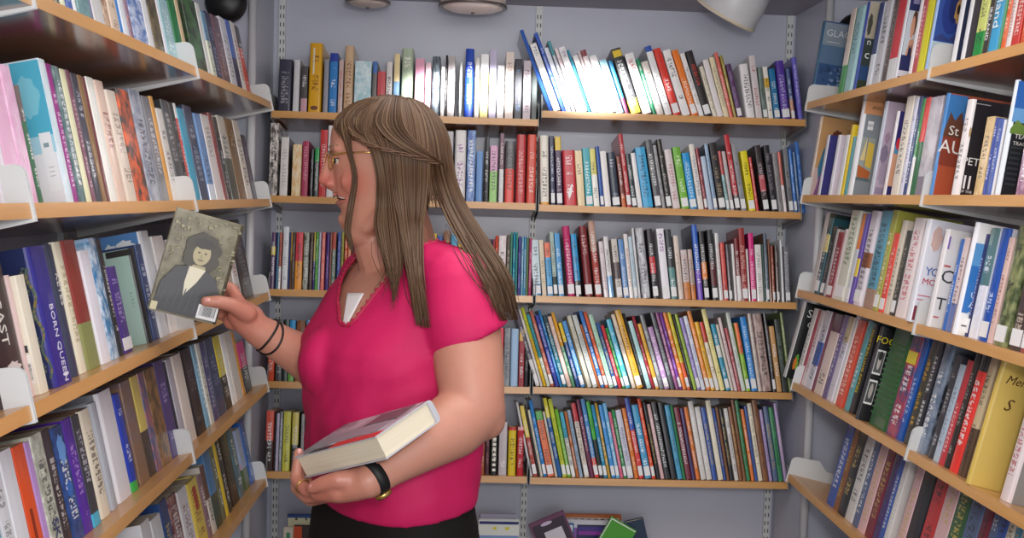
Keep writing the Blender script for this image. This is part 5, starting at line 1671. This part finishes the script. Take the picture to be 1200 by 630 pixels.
# x thickness towards the lens, y from the spine (right) to the fore edge (left)
yv = -hx; xv = yv.cross(zv_); th2 = .022; oo = BL+(BR-BL).normalized()*0+hx*wd
mt = Matrix((xv, yv, zv_)).transposed().to_4x4()
mt.translation = oo if xv.y > 0 else oo-xv*th2
b, root = held('hardback_book', th2, wd, hgt, mt, '4a473c', '8a836a', '5d573f', 'small sepia hardback with a portrait and barcode on its back, in the woman\'s outstretched hand', .75)
nn = -X_ if xv.y > 0 else X_
cv = Art(root, V(-.0002 if xv.y > 0 else th2+.0002, wd, 0), -Y_, Z_, nn, wd, hgt)
for i in range(130):
    cv.ell(random.uniform(.03, .97), random.uniform(.3, .98), random.uniform(.008, .03), random.uniform(.006, .022), random.choice(['8f8869', '7d7658', '958e70', '857d60', '6f684e']), .3, 9)
cv.ell(.50, .68, .26, .155, '3b352a', .08); cv.ell(.42, .58, .17, .10, '3f392d', .08); cv.ell(.62, .58, .15, .10, '3f392d', .08)
cv.poly([(.42, .52), (.60, .52), (.64, .40), (.38, .40)], 'a79e7c')
cv.poly([(.02, .03), (.05, .30), (.2, .47), (.38, .50), (.62, .49), (.8, .42), (.93, .26), (.97, .03)], '3d3d40')
cv.poly([(.38, .50), (.62, .49), (.54, .36), (.40, .21), (.37, .34)], 'd5cfb6')
cv.ell(.505, .63, .125, .105, 'aaa07c'); cv.ell(.5, .735, .16, .05, '2f2c26', .1); cv.ell(.46, .645, .02, .009, '4a4434'); cv.ell(.555, .645, .02, .009, '4a4434'); cv.ell(.505, .575, .045, .010, '7d6a50'); cv.poly([(.49, .63), (.52, .63), (.525, .595), (.485, .595)], '9a9070')
for i in range(7): cv.poly([(.08+.1*i, .06), (.10+.1*i, .06), (.16+.09*i, .28), (.145+.09*i, .28)], '4a4a4e')
cv.rect(.0, .09, .02, .10, 'c8bf9a')
cv.rect(.66, .95, .035, .17, 'e8e8e6')
for i in range(15): cv.rect(.69+.0155*i, .69+.0155*i+random.choice((.005, .009)), .065, .155, '26262a')
cv.done()
# ---------------------------------------------------------------- large books on the bottom back shelves
def board(name, pts, Y0, th, cov, label, art=None, lean=.0):
    """a flat book standing against the wall: bottom left and right picture columns, top row"""
    x0, x1, yt, tilt = pts; r = ROWS['B6L' if x1 < 619 else 'B6R']
    zb = r.o.z-.02; p0, p1 = W(x0, 640, Y0), W(x1, 640, Y0); z1 = W((x0+x1)/2, yt, Y0).z
    wv = V(p1.x-p0.x, 0, 0); h = z1-zb; u = V(math.sin(tilt), 0, math.cos(tilt)); t = V(math.cos(tilt), 0, -math.sin(tilt))
    mt = Matrix((t, V(0, 1, 0), u)).transposed().to_4x4(); mt.translation = V(p0.x, Y0, zb+max(0, math.sin(tilt))*wv.length+.002)
    root = empty(name, mt); tag(root, label, 'book', 'large books on the bottom back shelf'); w_ = wv.length
    m = MB(); m.box((0, 0, 0), (w_, .0018, h)); m.box((0, th-.0018, 0), (w_, th, h)); m.box((0, .0018, 0), (.0018, th-.0018, h)); o = m.obj('cover', plain('board '+cov, cov, .4, coat=.3), root)
    m = MB(); m.box((.0019, .0019, .003), (w_-.003, th-.0019, h-.003)); m.obj('pages', M['paper'], root)
    a_ = Art(root, V(0, 0, 0), X_, Z_, -Y_, w_, h)
    if art: art(a_)
    a_.done()
def a1(c): c.rect(.06, .97, .5, .93, 'b8b0ac'); [c.ell(.12+.1*i, .88, .035, .03, '4a3a34') for i in range(9)]; c.rect(.0, .06, .8, .99, 'c04a2c')
def a2(c): c.rect(.05, .96, .1, .97, 'dcdce4'); c.ell(.2, .87, .13, .07, 'b08a3a'); c.rect(.6, .9, .3, .7, '6a9ac8')
def a3(c): c.rect(.04, .9, .0, .93, 'e0dee6'); c.rect(.2, .96, .3, .8, '9a6ab8')
def a4(c): c.rect(.02, .98, .86, .97, '4a3a8a'); c.rect(.02, .98, .74, .85, '8a3a9a'); c.rect(.93, .96, .2, .95, 'd8c048')
def a5(c): c.rect(.05, .95, .1, .92, '3a2a3a'); c.ell(.45, .88, .16, .04, 'c8b8d0'); c.rect(.3, .8, .2, .7, 'd0ccd4')
def a6(c): c.rect(.02, .05, .1, .98, 'e8e8e4'); c.rect(.02, .98, .955, .98, 'e8e8e4')
board('picture_book', (648, 727, 603.5, 0), 3.10, .012, 'b0622f', 'large brown framed picture book at the back of the right bottom shelf', a1)
board('picture_book', (676, 736, 617, 0), 3.07, .012, '2c2c5a', 'large navy picture book with purple stripes on the right bottom shelf', a4)
board('picture_book', (656, 728, 611, .02), 3.085, .008, 'd8d6de', 'large white and lilac picture book on the right bottom shelf', a3)
board('picture_book', (633, 672, 614, 0), 3.05, .010, '2f6ea4', 'blue edged white picture book with a gold seal, right bottom shelf', a2)
board('picture_book', (640, 684, 612, -.42), 3.02, .010, '6a3a5a', 'dark purple picture book leaning at the front of the right bottom shelf', a5)
board('picture_book', (692, 726, 616, .5), 3.02, .010, '4a9a2c', 'bright green picture book leaning over on the right bottom shelf', a6)
board('picture_book', (744, 766, 612, -.25), 3.04, .02, '26364e', 'navy hardback leaning alone at the right of the bottom back shelf', None)
def b1(c): c.rect(.02, .97, .6, .93, 'dcd8b4'); c.ell(.3, .9, .05, .03, '4a5a3a'); c.ell(.62, .9, .03, .035, '4a5a3a')
def b2(c): c.rect(.0, .28, 0, .99, 'c8502c'); c.rect(.28, 1, 0, .97, '3a3230')
def b3(c): c.rect(.3, .7, .3, .85, '3a8a6a')
board('picture_book', (336, 372, 604, 0), 3.08, .012, '2f4f8c', 'cream topped blue picture book on the left bottom shelf behind the hand', b1)
board('picture_book', (344, 378, 617, 0), 3.05, .012, '3a3230', 'orange and black book at the left end of the bottom back shelf', b2)
board('picture_book', (332, 343, 619, 0), 3.04, .012, 'd0c8b8', 'narrow beige book at the left end of the bottom back shelf', b3)
def c1(c): c.rect(.02, .98, .9, .97, '2a2f6e'); c.rect(.02, .98, .4, .88, 'dfe2dc'); c.ell(.4, .8, .05, .04, 'd8d048'); c.ell(.7, .8, .06, .04, 'd8d048'); c.rect(.02, .98, .35, .62, '7c9acc')
board('picture_book', (560, 608, 610, 0), 3.06, .014, 'dfe2e0', 'white and blue picture book on the left bottom shelf behind the trousers', c1)
board('picture_book', (562, 603, 603, 0), 3.085, .010, 'a8a4b8', 'lilac picture book at the back of the left bottom shelf', None)
# ---------------------------------------------------------------- light
def area(name, loc, to, sx, sy, p, col=(1, 1, 1), spread=math.pi):
    l = bpy.data.lights.new(name, 'AREA'); l.shape = 'RECTANGLE'; l.size = sx; l.size_y = sy; l.energy = p; l.color = col; l.spread = spread
    o = bpy.data.objects.new(name, l); C.objects.link(o); o.location = loc
    o.rotation_euler = (Vector(to)-Vector(loc)).to_track_quat('-Z', 'Y').to_euler(); return o
area('flash_light', (.10, -.06, H0+.16), (.12, 2.9, H0-.15), .16, .12, 12, (1, .98, .96))
area('front_fill', (.15, -1.3, H0+.15), (.15, 3, H0-.1), 2.2, 1.9, 40, (1, .985, .97))  # added broad soft fill from behind the lens, standing in for frontal light
area('overhead_fill', (.2, 2.0, CEIL-.03), (.2, 2.25, 0), .9, 1.6, 18, (1, .97, .93))  # added fill under the ceiling, no fitting; brightens the upper back wall
def spot(name, loc, to, ang, blend, p, sx=1, sy=1):
    l = bpy.data.lights.new(name, 'SPOT'); l.spot_size = math.radians(ang); l.spot_blend = blend; l.energy = p; l.shadow_soft_size = .02
    o = bpy.data.objects.new(name, l); C.objects.link(o); o.location = loc
    o.rotation_euler = (Vector(to)-Vector(loc)).to_track_quat('-Z', 'Y').to_euler(); o.scale = (sx, sy, 1); return o
for x, y, p, s in ((552, 104, 1100, .3), (700, 104, 1000, .36), (720, 428, 260, .2)):
    spot('patch_spot', (.35, 1.3, CEIL-.04), W(x, y, 2.97), 15, .9, p, 1.0, s)  # unseen spots added to make the bright patches on the back books
w = bpy.data.worlds.new('World'); bpy.context.scene.world = w; w.use_nodes = True
w.node_tree.nodes['Background'].inputs[0].default_value = (.80, .86, 1, 1); w.node_tree.nodes['Background'].inputs[1].default_value = .55
vs_ = bpy.context.scene.view_settings; vs_.view_transform = 'Standard'; vs_.look = 'None'; vs_.exposure = -.05; vs_.gamma = 1; vs_.use_curve_mapping = False
